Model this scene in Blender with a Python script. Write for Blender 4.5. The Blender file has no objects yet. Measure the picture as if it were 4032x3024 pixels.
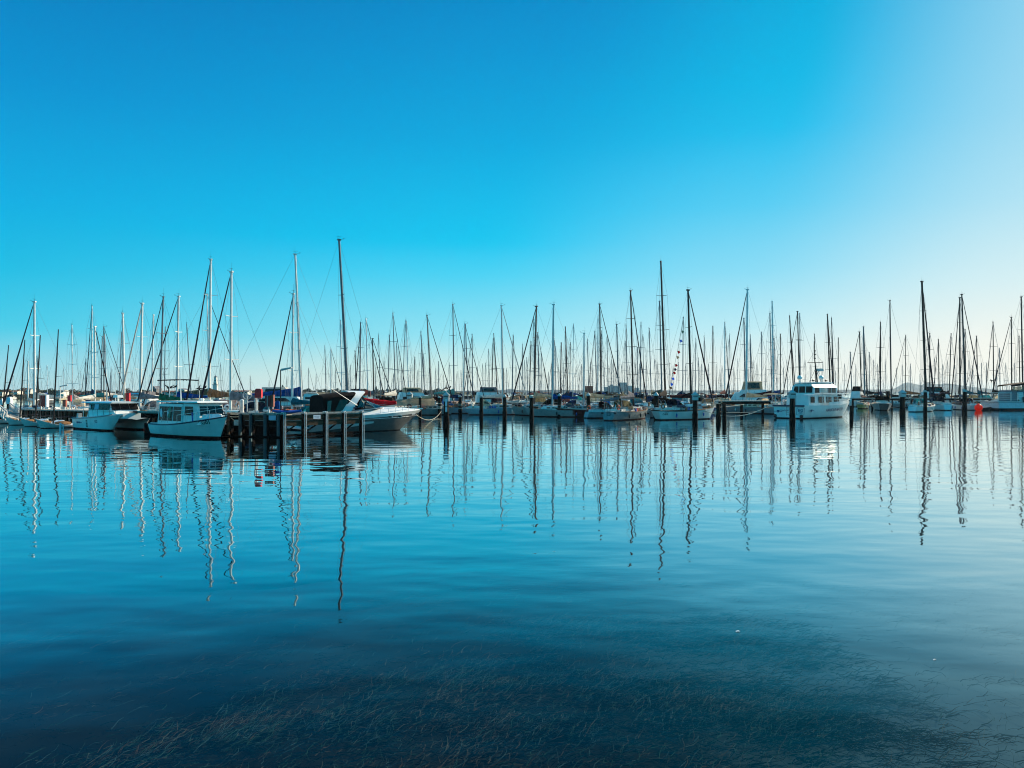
import bpy, math, random
from mathutils import Vector, Matrix, noise
RND = random.Random(11)
CH, F, YH, CX = 3.5, 3030.0, 1542.0, 2016.0       # eye height, focal length and horizon row measured on the photograph
scene = bpy.context.scene
COL = scene.collection
rad = math.radians

def dist_of(yw):                 # distance of a point on the water seen at picture row yw
    return F * CH / (yw - YH)
def ground(px, yw):
    d = dist_of(yw); return Vector(((px - CX) / F * d, d, 0.0))
def at(px, py, d):
    return Vector(((px - CX) / F * d, d, CH + (YH - py) / F * d))

# ------------------------------------------------------------------ materials
MATS = {}
def mat(name, col, rough=0.5, metal=0.0, var=0.12, scale=3.0, bump=0.0, spec=0.5, stretch=None, alpha=1.0, wear=None):
    if name in MATS: return MATS[name]
    m = bpy.data.materials.new(name); m.use_nodes = True
    nt = m.node_tree; b = nt.nodes['Principled BSDF']
    b.inputs['Roughness'].default_value = rough
    b.inputs['Metallic'].default_value = metal
    b.inputs['Specular IOR Level'].default_value = spec if rough < .7 else spec * .12
    c = (*col, 1.0)
    if var > 0:
        tc = nt.nodes.new('ShaderNodeTexCoord'); mp = nt.nodes.new('ShaderNodeMapping')
        if stretch: mp.inputs['Scale'].default_value = stretch
        nz = nt.nodes.new('ShaderNodeTexNoise'); nz.inputs['Scale'].default_value = scale; nz.inputs['Detail'].default_value = 5
        nt.links.new(tc.outputs['Object'], mp.inputs['Vector']); nt.links.new(mp.outputs[0], nz.inputs['Vector'])
        mx = nt.nodes.new('ShaderNodeMix'); mx.data_type = 'RGBA'
        lo = wear if wear else tuple(max(0, k * (1 - 2.2 * var)) for k in col)
        hi = tuple(min(1, k * (1 + var)) for k in col)
        mx.inputs[6].default_value = (*lo, 1); mx.inputs[7].default_value = (*hi, 1)
        rp = nt.nodes.new('ShaderNodeMapRange'); rp.inputs[1].default_value = 0.3; rp.inputs[2].default_value = 0.65
        nt.links.new(nz.outputs[0], rp.inputs[0]); nt.links.new(rp.outputs[0], mx.inputs[0])
        nt.links.new(mx.outputs[2], b.inputs['Base Color'])
        if bump > 0:
            bp = nt.nodes.new('ShaderNodeBump'); bp.inputs['Distance'].default_value = bump
            nt.links.new(nz.outputs[0], bp.inputs['Height']); nt.links.new(bp.outputs[0], b.inputs['Normal'])
    else:
        b.inputs['Base Color'].default_value = c
    MATS[name] = m
    return m

def glass(name, tint, mixf=0.3, rough=0.05):
    if name in MATS: return MATS[name]
    m = bpy.data.materials.new(name); m.use_nodes = True
    nt = m.node_tree; nt.nodes.clear()
    out = nt.nodes.new('ShaderNodeOutputMaterial'); mx = nt.nodes.new('ShaderNodeMixShader')
    tr = nt.nodes.new('ShaderNodeBsdfTransparent'); tr.inputs[0].default_value = (*tint, 1)
    gl = nt.nodes.new('ShaderNodeBsdfGlossy'); gl.inputs['Roughness'].default_value = rough
    gl.inputs[0].default_value = (0.9, 0.9, 0.9, 1)
    fr = nt.nodes.new('ShaderNodeFresnel'); fr.inputs[0].default_value = 1.5
    mr = nt.nodes.new('ShaderNodeMath'); mr.operation = 'ADD'; mr.inputs[1].default_value = mixf * 0.15
    nt.links.new(fr.outputs[0], mr.inputs[0]); nt.links.new(mr.outputs[0], mx.inputs[0])
    nt.links.new(tr.outputs[0], mx.inputs[1]); nt.links.new(gl.outputs[0], mx.inputs[2]); nt.links.new(mx.outputs[0], out.inputs[0])
    MATS[name] = m
    return m

WHITE = mat('gelcoat white', (0.78, 0.77, 0.72), 0.28, var=0.06, scale=1.2)
CREAM = mat('cream gelcoat', (0.66, 0.58, 0.42), 0.4, var=0.1)
PALEG = mat('pale grey and shaded white gelcoat', (0.36, 0.39, 0.38), 0.35, var=0.1)  # also white centre-row hulls, with their shade put into the colour
YELLOW = mat('yellow gelcoat', (0.62, 0.47, 0.14), 0.35, var=0.1)
GREYH = mat('grey gelcoat', (0.33, 0.34, 0.34), 0.35, var=0.1)
DGREYH = mat('charcoal gelcoat', (0.12, 0.12, 0.115), 0.3, var=0.1)
BLUEH = mat('blue gelcoat', (0.03, 0.09, 0.28), 0.25, var=0.1)
MAROON = mat('maroon paint', (0.075, 0.008, 0.008), 0.4, var=0.2)
REDBOOT = mat('dark red antifouling', (0.07, 0.008, 0.008), 0.7, var=0.3)
BLKBOOT = mat('black antifouling', (0.015, 0.012, 0.014), 0.7, var=0.3)
NAVYSTR = mat('navy rubbing strake', (0.012, 0.014, 0.05), 0.4, var=0.1)
WOODSTR = mat('teak strake', (0.10, 0.035, 0.015), 0.5, var=0.25, scale=9)
DECKM = mat('deck non slip', (0.6, 0.57, 0.5), 0.7, var=0.1, scale=6)
TEAK = mat('teak deck', (0.22, 0.12, 0.06), 0.7, var=0.25, scale=8, stretch=(1, 8, 1))
ALU = mat('silver anodised spar', (0.62, 0.63, 0.62), 0.35, 0.25, var=0.06)
WSPAR = mat('white painted spar', (0.78, 0.76, 0.7), 0.35, var=0.05)
GSPAR = mat('grey spar', (0.15, 0.165, 0.18), 0.45, 0.0, var=0.1, spec=.3)
DSPAR = mat('black anodised spar', (0.016, 0.010, 0.009), 0.45, 0.0, var=0.1, spec=.2)
BSPAR = mat('brown timber spar', (0.10, 0.03, 0.016), 0.4, var=0.25, stretch=(6, 6, 0.6))
STEEL = mat('stainless tube', (0.55, 0.56, 0.57), 0.2, 0.7, var=0.05)
WIRE = mat('rigging wire', (0.10, 0.13, 0.15), 0.6, 0.0, var=0.0, spec=.2)
ROPE = mat('pale rope', (0.62, 0.56, 0.44), 0.9, var=0.15, scale=30)
BLACK = mat('black rubber', (0.014, 0.012, 0.012), 0.6, var=0.1)
DGLASS = mat('tinted window', (0.012, 0.010, 0.010), 0.16, var=0.0, spec=0.12)
CLEAR = glass('clear vinyl', (0.6, 0.57, 0.5), 0.1, 0.12)
SMOKE = glass('smoked glass', (0.16, 0.17, 0.16), 0.0, 0.03)
CANVAS = {
 'navy': mat('navy canvas', (0.010, 0.026, 0.07), 0.9, var=0.25, bump=0.02),
 'blue': mat('royal blue canvas', (0.006, 0.085, 0.30), 0.9, var=0.25, bump=0.02),
 'teal': mat('teal canvas', (0.01, 0.16, 0.20), 0.9, var=0.25, bump=0.02),
 'green': mat('green canvas', (0.012, 0.17, 0.10), 0.9, var=0.25, bump=0.02),
 'cream': mat('cream canvas', (0.62, 0.50, 0.33), 0.9, var=0.15, bump=0.02),
 'tan': mat('tan canvas', (0.36, 0.19, 0.09), 0.9, var=0.25, bump=0.02),
 'maroon': mat('maroon canvas', (0.06, 0.008, 0.01), 0.9, var=0.25, bump=0.02),
 'red': mat('red canvas', (0.62, 0.012, 0.02), 0.8, var=0.18, bump=0.02),
 'black': mat('black canvas', (0.008, 0.006, 0.006), 0.9, var=0.3, bump=0.02),
 'olive': mat('olive canvas', (0.14, 0.13, 0.075), 0.9, var=0.25, bump=0.02),
 'grey': mat('grey canvas', (0.28, 0.26, 0.27), 0.9, var=0.2, bump=0.02),
 'white': mat('white sailcloth', (0.72, 0.69, 0.62), 0.8, var=0.12, bump=0.02)}
SAILB = mat('furled sail with dark sunstrip', (0.02, 0.018, 0.03), 0.9, var=0.3, stretch=(4, 4, 0.7))
SAILW = mat('furled sail with white sunstrip', (0.66, 0.64, 0.6), 0.9, var=0.15, stretch=(4, 4, 0.7))
PILE = mat('weathered dark pile timber', (0.020, 0.012, 0.009), 0.85, var=0.35, scale=5, bump=0.03, stretch=(4, 4, 0.5))
WETP = mat('wet mussel covered pile', (0.006, 0.002, 0.002), 0.8, var=0.3, scale=14, bump=0.04)
CAPM = mat('grey white pile cap', (0.55, 0.53, 0.5), 0.6, var=0.15)
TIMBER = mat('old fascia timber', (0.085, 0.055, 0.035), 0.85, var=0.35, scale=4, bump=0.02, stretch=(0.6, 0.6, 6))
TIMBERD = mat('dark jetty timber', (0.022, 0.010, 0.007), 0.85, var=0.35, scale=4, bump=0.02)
CONC = mat('pale deck boards', (0.42, 0.39, 0.34), 0.85, var=0.18, scale=5)
POSTW = mat('white fender pipe', (0.78, 0.76, 0.72), 0.4, var=0.15, scale=6)
POSTT = mat('teal painted post', (0.03, 0.08, 0.09), 0.6, var=0.2)
INK = mat('black lettering', (0.012, 0.012, 0.014), 0.5, var=0)
INKB = mat('blue lettering', (0.01, 0.03, 0.12), 0.5, var=0)
SIGNW = mat('white sign board', (0.72, 0.74, 0.76), 0.5, var=0.05)
SIGNB = mat('pale blue sign board', (0.30, 0.50, 0.62), 0.5, var=0.05)
REDP = mat('dark red cabinet paint', (0.17, 0.006, 0.006), 0.5, var=0.15)
REDB = mat('bright red box plastic', (0.62, 0.008, 0.012), 0.45, var=0.1)
BRICK = mat('rust red cabinet paint', (0.30, 0.07, 0.04), 0.6, var=0.2)
ORANGE = mat('orange plastic', (0.75, 0.10, 0.02), 0.45, var=0.08)
BLUEP = mat('blue plastic', (0.01, 0.08, 0.34), 0.45, var=0.08)

def translucent(m, k):
    nt = m.node_tree; b = nt.nodes['Principled BSDF']; out = next(n for n in nt.nodes if n.type == 'OUTPUT_MATERIAL')
    tl = nt.nodes.new('ShaderNodeBsdfTranslucent'); mx = nt.nodes.new('ShaderNodeMixShader'); mx.inputs[0].default_value = k
    c = b.inputs['Base Color']
    if c.links: nt.links.new(c.links[0].from_socket, tl.inputs[0])
    else: tl.inputs[0].default_value = c.default_value
    nt.links.new(b.outputs[0], mx.inputs[1]); nt.links.new(tl.outputs[0], mx.inputs[2]); nt.links.new(mx.outputs[0], out.inputs[0])
for k_ in ('cream', 'tan', 'white', 'red', 'blue', 'teal', 'green', 'grey', 'olive'): translucent(CANVAS[k_], .38)
translucent(SAILW, .3)
TENT = mat('sunlit toned cream tent', (0.74, 0.62, 0.44), 0.9, var=0.12, bump=0.02); translucent(TENT, .75)  # paler, more translucent than the cream canvas so its unlit slope looks sunlit
BUOY = mat('orange buoy vinyl', (0.95, 0.10, 0.02), 0.4, var=0.05); translucent(BUOY, .65)
BRIGHT_BLUE = mat('bright blue bunting', (.01, .22, .75), .8, var=.1); translucent(BRIGHT_BLUE, .5)

# ------------------------------------------------------------------ mesh builder
class MB:
    def __init__(s): s.v = []; s.f = []; s.m = []
    def add(s, vs, fs, mi=0):
        o = len(s.v); s.v += [tuple(v) for v in vs]; s.f += [tuple(i + o for i in f) for f in fs]
        s.m += ([mi] * len(fs) if isinstance(mi, int) else list(mi)); return s
    def hexa(s, p, mi=0):        # 4 bottom then 4 top corners
        return s.add(p, [(3, 2, 1, 0), (4, 5, 6, 7), (0, 1, 5, 4), (1, 2, 6, 5), (2, 3, 7, 6), (3, 0, 4, 7)], mi)
    def box(s, c, sz, mi=0, rz=0.0, taper=1.0):
        x, y, z = (k / 2 for k in sz); ca, sa = math.cos(rz), math.sin(rz); p = []
        for zz, t in ((-z, 1.0), (z, taper)):
            for a, b in ((-x, -y), (x, -y), (x, y), (-x, y)):
                a *= t; b *= t
                p.append((c[0] + a * ca - b * sa, c[1] + a * sa + b * ca, c[2] + zz))
        return s.hexa(p, mi)
    def tube(s, p0, p1, r0, r1=None, n=6, mi=0):
        return s.path([p0, p1], [r0, r0 if r1 is None else r1], n, mi)
    def path(s, pts, r, n=5, mi=0):
        pts = [Vector(p) for p in pts]; k = len(pts)
        if not isinstance(r, (list, tuple)): r = [r] * k
        vs = []; 
        for i, p in enumerate(pts):
            t = (pts[min(i + 1, k - 1)] - pts[max(i - 1, 0)])
            t = t.normalized() if t.length > 1e-9 else Vector((0, 0, 1))
            up = Vector((0, 0, 1)) if abs(t.z) < 0.95 else Vector((1, 0, 0))
            a = t.cross(up).normalized(); b = t.cross(a)
            for j in range(n):
                q = 2 * math.pi * (j + .5) / n
                vs.append(p + (a * math.cos(q) + b * math.sin(q)) * r[i])
        fs = [(i * n + j, i * n + (j + 1) % n, (i + 1) * n + (j + 1) % n, (i + 1) * n + j) for i in range(k - 1) for j in range(n)]
        fs += [tuple(range(n))[::-1], tuple((k - 1) * n + j for j in range(n))]
        return s.add(vs, fs, mi)
    def ball(s, c, r, mi=0, n=10, m=6):
        if not isinstance(r, (tuple, list)): r = (r, r, r)
        vs = []
        for i in range(m + 1):
            a = math.pi * i / m
            for j in range(n):
                b = 2 * math.pi * j / n
                vs.append((c[0] + r[0] * math.sin(a) * math.cos(b), c[1] + r[1] * math.sin(a) * math.sin(b), c[2] + r[2] * math.cos(a)))
        fs = [(i * n + j, (i + 1) * n + j, (i + 1) * n + (j + 1) % n, i * n + (j + 1) % n) for i in range(m) for j in range(n)]
        return s.add(vs, fs, mi)
    def loft(s, rings, mi=0, closed=True, caps=True):
        n = len(rings[0]); vs = [p for r in rings for p in r]; fs = []
        for i in range(len(rings) - 1):
            for j in range(n if closed else n - 1):
                a, b = i * n + j, i * n + (j + 1) % n
                fs.append((a, b, b + n, a + n))
        if caps: fs += [tuple(range(n))[::-1], tuple((len(rings) - 1) * n + j for j in range(n))]
        return s.add(vs, fs, mi)
    def torus(s, c, R, r, axis='y', n=16, m=6, mi=0):
        vs = []
        for i in range(n):
            a = 2 * math.pi * i / n
            for j in range(m):
                b = 2 * math.pi * j / m
                u, w, h = (R + r * math.cos(b)) * math.cos(a), (R + r * math.cos(b)) * math.sin(a), r * math.sin(b)
                vs.append({'y': (c[0] + u, c[1] + h, c[2] + w), 'x': (c[0] + h, c[1] + u, c[2] + w), 'z': (c[0] + u, c[1] + w, c[2] + h)}[axis])
        fs = [(i * m + j, ((i + 1) % n) * m + j, ((i + 1) % n) * m + (j + 1) % m, i * m + (j + 1) % m) for i in range(n) for j in range(m)]
        return s.add(vs, fs, mi)
    def build(s, name, mats, parent=None, smooth=False):
        me = bpy.data.meshes.new(name); me.from_pydata(s.v, [], s.f)
        if not isinstance(mats, (list, tuple)): mats = [mats]
        for m in mats: me.materials.append(m)
        me.polygons.foreach_set('material_index', s.m)
        if smooth: me.polygons.foreach_set('use_smooth', [True] * len(me.polygons))
        me.update()
        if smooth:
            try: me.set_sharp_from_angle(angle=rad(40))
            except Exception: pass
        o = bpy.data.objects.new(name, me); COL.objects.link(o)
        if parent: o.parent = parent
        return o

def empty(name, loc, rz=0.0):
    o = bpy.data.objects.new(name, None); COL.objects.link(o); o.location = loc; o.rotation_euler = (0, 0, rz)
    o.empty_display_size = 0.5
    return o
def tag(o, label, cat=None, group=None, kind=None):
    if label: o['label'] = label
    if cat: o['category'] = cat
    if group: o['group'] = group
    if kind: o['kind'] = kind
    return o
def world_obj(mb, name, mats, org, smooth=False, parent=None):
    """a mesh given in world coordinates, its origin put at org"""
    o = mb.build(name, mats, parent, smooth)
    if parent is None:
        org = Vector(org); o.data.transform(Matrix.Translation(-org)); o.location = org
    else:
        o.data.transform(Matrix.Translation(-Vector(parent.location)))
    return o
def copy_thing(o, loc, rz=None, scale=None):
    c = o.copy(); COL.objects.link(c); c.location = loc
    if rz is not None: c.rotation_euler = (0, 0, rz)
    if scale is not None: c.scale = scale if isinstance(scale, (tuple, list)) else (scale,) * 3
    for ch in list(o.children):
        d = ch.copy(); COL.objects.link(d); d.parent = c
        for g in list(ch.children):
            e = g.copy(); COL.objects.link(e); e.parent = d
    return c
def lettering(text, size, fn, m, parent, name='lettering', extrude=0.0):
    """flat text, every vertex (u, w) carried to fn(u, w)"""
    cu = bpy.data.curves.new('t', 'FONT'); cu.body = text; cu.size = size; cu.align_x = 'CENTER'; cu.offset = size * 0.018
    cu.resolution_u = 3
    t = bpy.data.objects.new('t', cu); COL.objects.link(t)
    bpy.context.view_layer.update()
    me = bpy.data.meshes.new_from_object(t.evaluated_get(bpy.context.evaluated_depsgraph_get()))
    bpy.data.objects.remove(t); bpy.data.curves.remove(cu)
    for v in me.vertices: v.co = Vector(fn(v.co.x, v.co.y))
    me.materials.clear(); me.materials.append(m); me.name = name
    o = bpy.data.objects.new(name, me); COL.objects.link(o); o.parent = parent
    return o
# ------------------------------------------------------------------ hulls
class Hull:
    def __init__(s, L, B, fs, fm, fb, sw=0.6, tm=0.45, bow_rake=1.0, st_rake=0.3, draft=0.4, e0=0.28, e1=0.9, boot=0.12, p=2.0, strake=0.0, n=16, lev=7):
        s.__dict__.update(locals()); del s.__dict__['s']
    def sheer(s, t):
        a = 2 * s.fs + 2 * s.fb - 4 * s.fm; b = -3 * s.fs - s.fb + 4 * s.fm
        return a * t * t + b * t + s.fs
    def hw(s, t):
        if t < s.tm: k = s.sw + (1 - s.sw) * math.sin(math.pi / 2 * t / s.tm)
        else: k = max(0.012, 1 - ((t - s.tm) / (1 - s.tm)) ** s.p)
        return s.B / 2 * k
    def pt(s, t, z):
        sh = s.sheer(t); q = max(0.0, min(1.0, (z + s.draft) / (sh + s.draft)))
        e = s.e0 + (s.e1 - s.e0) * t ** 3
        zn = max(-0.3, z / sh)
        x = (t - 0.5) * s.L - s.bow_rake * (1 - zn) * max(0, (t - .6) / .4) ** 2 + s.st_rake * (1 - zn) * max(0, (.25 - t) / .25) ** 1.5
        return x, s.hw(t) * q ** e, z
    def zs(s, t):
        sh = s.sheer(t); z = [-s.draft, -s.draft * .45, -0.02, s.boot]
        top = sh - s.strake if s.strake else sh
        k = s.lev - 4
        z += [s.boot + (top - s.boot) * (i + 1) / k for i in range(k)]
        if s.strake: z.append(sh)
        return z
    def side(s, x, z):                      # half breadth of the hull at x, z
        lo, hi = 0.0, 1.0
        for _ in range(24):
            t = (lo + hi) / 2
            if s.pt(t, z)[0] < x: lo = t
            else: hi = t
        return s.pt(lo, z)[1]
    def top(s, x): 
        t = x / s.L + .5; return s.sheer(max(0, min(1, t)))
    def topw(s, x):
        t = x / s.L + .5; return s.hw(max(0, min(1, t)))
    def build(s, parent, hullm, bootm, strm=None, name='hull', smooth=True):
        mb = MB(); N = s.n; rings = []
        for i in range(N + 1):
            t = 1 - (1 - i / N) ** 1.25
            zl = s.zs(t); port = [s.pt(t, z) for z in zl]
            rings.append([(x, -y, z) for x, y, z in reversed(port)] + [(x, y, z) for x, y, z in port[1:]])
        M = len(rings[0]); vs = [p for r in rings for p in r]; fs = []; ms = []
        nz = (M + 1) // 2
        for i in range(N):
            for j in range(M - 1):
                a = i * M + j; fs.append((a, a + 1, a + 1 + M, a + M))
                lev = (nz - 2 - j) if j < nz - 1 else (j - nz + 1)
                ms.append(1 if lev < 3 else (2 if (s.strake and lev == nz - 2) else 0))
        mb.add(vs, fs, ms)
        h_ = M // 2; tv = list(rings[0]); tf = []; tm = []
        for j in range(h_):
            a, b, c_, d_ = j, j + 1, M - 2 - j, M - 1 - j
            tf.append((a, b, c_, d_) if b != c_ else (a, b, d_)); lev = nz - 2 - j; tm.append(1 if lev < 3 else (2 if (s.strake and lev == nz - 2) else 0))
        mb.add(tv, tf, tm)
        return mb.build(name, [hullm, bootm, strm or hullm], parent, smooth)
    def deck(s, parent, m, drop=0.04, camber=0.06, t0=0.0, t1=0.985):
        mb = MB(); rings = []
        for i in range(13):
            t = t0 + (t1 - t0) * i / 12; z = s.sheer(t) - drop; w = max(.01, s.pt(t, z)[1] - .03); x = (t - .5) * s.L
            rings.append([(x, -w, z), (x, -w * .5, z + camber * .75), (x, 0, z + camber), (x, w * .5, z + camber * .75), (x, w, z)])
        mb.loft(rings, 0, closed=False, caps=False)
        return mb.build('deck', m, parent)
    def rail(s, parent, h=0.6, t0=0.05, t1=0.97, m=None, name='guard_rail', step=1.3, mid=True, r=0.014, dy=0.06):
        mb = MB(); m = m or STEEL
        for sg in (-1, 1):
            n = max(3, int((t1 - t0) * s.L / step)); tops = []
            for i in range(n + 1):
                t = t0 + (t1 - t0) * i / n; x = (t - .5) * s.L; y = sg * max(.03, s.hw(t) - dy); z = s.sheer(t)
                mb.tube((x, y, z - .02), (x, y, z + h), r, n=4); tops.append((x, y, z + h))
            mb.path(tops, r * .9, 4)
            if mid: mb.path([(a, b, c - h * .5) for a, b, c in tops], r * .7, 4)
        a = (t1 - .5) * s.L; mb.tube((a, -s.hw(t1) + dy, s.sheer(t1) + h), (a, s.hw(t1) - dy, s.sheer(t1) + h), r, n=4)
        return mb.build(name, m, parent)

def block(parent, name, m, x0, x1, w0, w1, z0, z1, rake0=0.0, rake1=0.0, tum=0.12, smooth=False, zb1=None, crown=0.05):
    """a cabin-like body between x0 and x1; w0/w1 half widths, raked ends, sides leaning in, crowned top"""
    mb = MB(); zb = z0 if zb1 is None else zb1
    r = []
    for x, w, zl, rk in ((x0, w0, z0, rake0), (x1, w1, zb, -rake1)):
        r.append((x, w, zl, rk))
    rings = []
    for k in range(4):
        f = k / 3
        x = x0 + (x1 - x0) * f; w = w0 + (w1 - w0) * f; zl = z0 + (zb - z0) * f; rk = rake0 * (1 - f) - rake1 * f
        rings.append([(x, -w, zl), (x + rk, -w + tum, z1), (x + rk, -w * .4, z1 + crown), (x + rk, w * .4, z1 + crown), (x + rk, w - tum, z1), (x, w, zl)])
    mb.loft(rings)
    return mb.build(name, m, parent, smooth)

def pane(parent, name, m, pts, off=(0, 0, 0), thick=0.02):
    """a thin window slab over the quad pts, thickened along off"""
    o = Vector(off).normalized() * thick; P = [Vector(p) for p in pts]
    mb = MB(); mb.hexa([p - o * .3 for p in P] + [p + o for p in P])
    return mb.build(name, m, parent)

TONE = {'w': WSPAR, 'a': ALU, 'g': GSPAR, 'd': DSPAR, 'b': BSPAR}
ALL_YACHTS = []
OCC = []
def discs(c, h, L, b=None):
    d = Vector((math.cos(h), math.sin(h), 0)); b = b or L * .17
    return [(c + d * L * k, b) for k in (-.38, -.13, .13, .38)]
def clash(c, h, L):
    t = 0
    for p, r in discs(c, h, L):
        for q, s_ in OCC:
            v = r + s_ - math.hypot(p.x - q.x, p.y - q.y)
            if v > 0: t += v
    return t
def occupy(c, h, L, b=None): OCC.extend(discs(Vector(c), h, L, b))

def windex(parent, p, size=0.5):
    mb = MB(); x, y, z = p
    mb.tube((x, y, z), (x, y, z + .35), .012, n=4)
    mb.tube((x - size * .5, y, z + .3), (x + size * .6, y, z + .36), .012, n=4)
    mb.tube((x + size * .1, y, z + .02), (x + size * 1.1, y, z + .12), .014, n=4)
    for a in (0, 2.1, 4.2): mb.tube((x + size * 1.1, y, z + .2), (x + size * 1.1 + .1 * math.cos(a), y + .1 * math.sin(a), z + .2), .02, n=4)
    mb.tube((x + size * 1.1, y, z + .1), (x + size * 1.1, y, z + .22), .01, n=4)
    mb.tube((x - size * .2, y + .05, z), (x - size * .2, y + .05, z + .9), .006, n=4)
    return mb.build('wind_instrument', DSPAR, parent)

def yacht(xt, yt, xb, yw=None, w=5.0, tone='g', fx=None, furl='d', ns=2, L=None, hullm=None, boot=None, strake=None,
          cover=None, dodger=None, near=False, head=None, away=1, dcol=None, label=None, name='sailboat', fb=None, extra=None,
          B=None, mxf=0.10, boomz=None, arch=False, ftop=1.0, wire_r=None, bowx=None, radar=False, cream_cabin=False, st_rake=None):
    if yw is None:
        D = 3030 * 9.5 / (YH - yt); Dmin = 104 if xb < 1250 else (126 if xb < 3050 else 150)
        D = max(Dmin + RND.uniform(0, 14), min(D * RND.uniform(.96, 1.04), 330))
        D0 = D; best = None
        for tr_ in range(56):
            Dt = D0 * (1 + .012 * ((tr_ + 1) // 2) * (1 if tr_ % 2 else -1)); Dt = max(Dt, Dmin)
            Ht = (YH - yt) / F * Dt + CH; Lt = max(6.5, min(15, Ht * .8)) if L is None else L; Jt = (.5 - mxf) * Lt
            if head is None:
                if fx is not None: ht = math.acos(max(-.985, min(.985, (fx - xb) / F * Dt / Jt))) * away
                else: ht = RND.choice([-1, 1]) * RND.uniform(1.1, 2.0)
            else: ht = head
            dv = Vector((math.cos(ht), math.sin(ht), 0)); oc = Vector(((xb - CX) / F * Dt, Dt, 0)) - dv * mxf * Lt
            ov = clash(oc, ht, Lt)
            if best is None or ov < best[0]: best = (ov, Dt, ht)
            if ov <= 0: break
        D, head = best[1], best[2]
    else: D = dist_of(yw)
    P = Vector(((xb - CX) / F * D, D, 0)); top = at(xt, yt, D)
    H = top.z
    if L is None: L = max(6.5, min(15, H * 0.80))
    J = (0.5 - mxf) * L; xm = mxf * L
    if head is None:
        if fx is not None:
            c = (fx - xb) / F * D / J; c = max(-.985, min(.985, c)); head = math.acos(c) * away
        else: head = RND.choice([-1, 1]) * RND.uniform(1.15, 1.9) if yw is None else RND.choice([0.15, 2.95])
    rot = Matrix.Rotation(head, 3, 'Z')
    org = P - rot @ Vector((xm, 0, 0))
    root = empty(name, org, head); occupy(org, head, L)
    inv = rot.inverted()
    tl = inv @ (top - org)
    fbh = fb if fb else 0.075 * L + 0.32
    B = B or (0.20 * L + 0.9)
    hullm = hullm or RND.choice([WHITE, WHITE, PALEG, CREAM, GREYH, BLUEH, DGREYH])
    boot = boot or RND.choice([REDBOOT, BLKBOOT, BLKBOOT])
    hu = Hull(L, B, fbh * .92, fbh * .9, fbh * 1.22, sw=RND.uniform(.42, .6), bow_rake=L * .09, st_rake=RND.choice([L * .06, -.3]) if st_rake is None else st_rake,
              strake=.09 if strake else 0, n=16 if near else 9, lev=7 if near else 6)
    hu.build(root, hullm, boot, strake)
    hu.deck(root, TEAK if RND.random() < .45 else DECKM)
    # cabin trunk with windows
    cw = B * .30; zt = fbh + .42; c0, c1 = -.14 * L, .27 * L
    CABM = RND.choice([WHITE, WHITE, CREAM, PALEG, WOODSTR, GREYH])
    cab = block(root, 'cabin', CABM, c0, c1, cw, cw * .55, fbh - .1, zt, .06, .45, .07)
    nwin = 4 if near else 3
    for sg in (-1, 1):
        for k in range(nwin):
            a = c0 + .25 + (c1 - c0 - 1.0) * k / nwin; b = a + (c1 - c0 - 1.0) / nwin * .72
            fy = lambda x, z: sg * (cw + (cw * .55 - cw) * (x - c0) / (c1 - c0) - .07 * (z - fbh + .1) / .52 + .006)
            pane(cab, 'window', DGLASS, [(a, fy(a, fbh + .1), fbh + .1), (b, fy(b, fbh + .1), fbh + .1), (b - .03, fy(b, fbh + .28), fbh + .28), (a + .03, fy(a, fbh + .28), fbh + .28)], (0, sg, 0.2))
    # cockpit coaming
    mb = MB()
    for sg in (-1, 1): mb.box((c0 - .16 * L, sg * B * .27, fbh + .08), (.27 * L, .12, .3))
    mb.box((c0 - .29 * L, 0, fbh + .08), (.1, B * .5, .26)); mb.build('cockpit_coaming', WHITE, root)
    # spars
    r = w / 2 / F * D; m = TONE[tone]
    base = Vector((xm, 0, fbh + (.3 if H > 9 else .2)))
    mb = MB(); mid = (base + tl) / 2
    mb.path([base, mid, tl], [r, r * .97, r * .78], 8); mb.box((tl.x, tl.y, tl.z), (r * 3, r * 1.5, r * 1.1))
    mast = mb.build('mast', m, root, True)
    fr = {1: [.5], 2: [.37, .68], 3: [.28, .52, .76], 0: []}[ns]
    wr = wire_r or max(.010, min(.02, D * .00012)); rg = MB()
    chain = B * .42
    sp_len = chain * .62
    zmast = lambda f: base + (tl - base) * f
    prev = {1: Vector((xm - .1, chain, fbh)), -1: Vector((xm - .1, -chain, fbh))}
    for q in fr:
        c = zmast(q); sb = MB(); ln = sp_len * (1.15 - q * .45)
        for sg in (-1, 1):
            e = c + Vector((-.12 * ln, sg * ln, .06)); sb.tube(c, e, .05 if near else .055, .03, n=4)
            rg.tube(prev[sg], e, wr, n=3)
            if near: rg.tube(Vector((xm, sg * chain * .8, fbh)), c, wr * .8, n=3)
            prev[sg] = e
        sb.build('spreader', m, mast)
    for sg in (-1, 1): rg.tube(prev[sg], zmast(.99), wr, n=3)
    bowp = Vector((.5 * L - .15, 0, hu.sheer(.99) + .1))
    if bowx is not None: bowp = Vector(bowx)
    st = Vector((-.5 * L + .1, 0, fbh + .05))
    rg.tube(st, tl, wr, n=3)
    fp = zmast(ftop)
    if fx is not None:
        f = MB(); fr_ = max(.055, min(.13, w * .33 / F * D))
        a = bowp + (fp - bowp) * .03; b = bowp + (fp - bowp) * .985
        f.path([a, a + (b - a) * .05, a + (b - a) * .4, b - (b - a) * .06, b], [fr_ * .4, fr_ * 1.2, fr_, fr_ * .6, fr_ * .3], 7)
        f.build('furled_headsail', SAILB if furl == 'd' else SAILW, root, True)
        rg.tube(b, fp, wr, n=3)
    else: rg.tube(bowp, fp, wr, n=3)
    if near: rg.tube(bowp + Vector((-1.2, 0, 0)), zmast(.7), wr, n=3)
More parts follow.
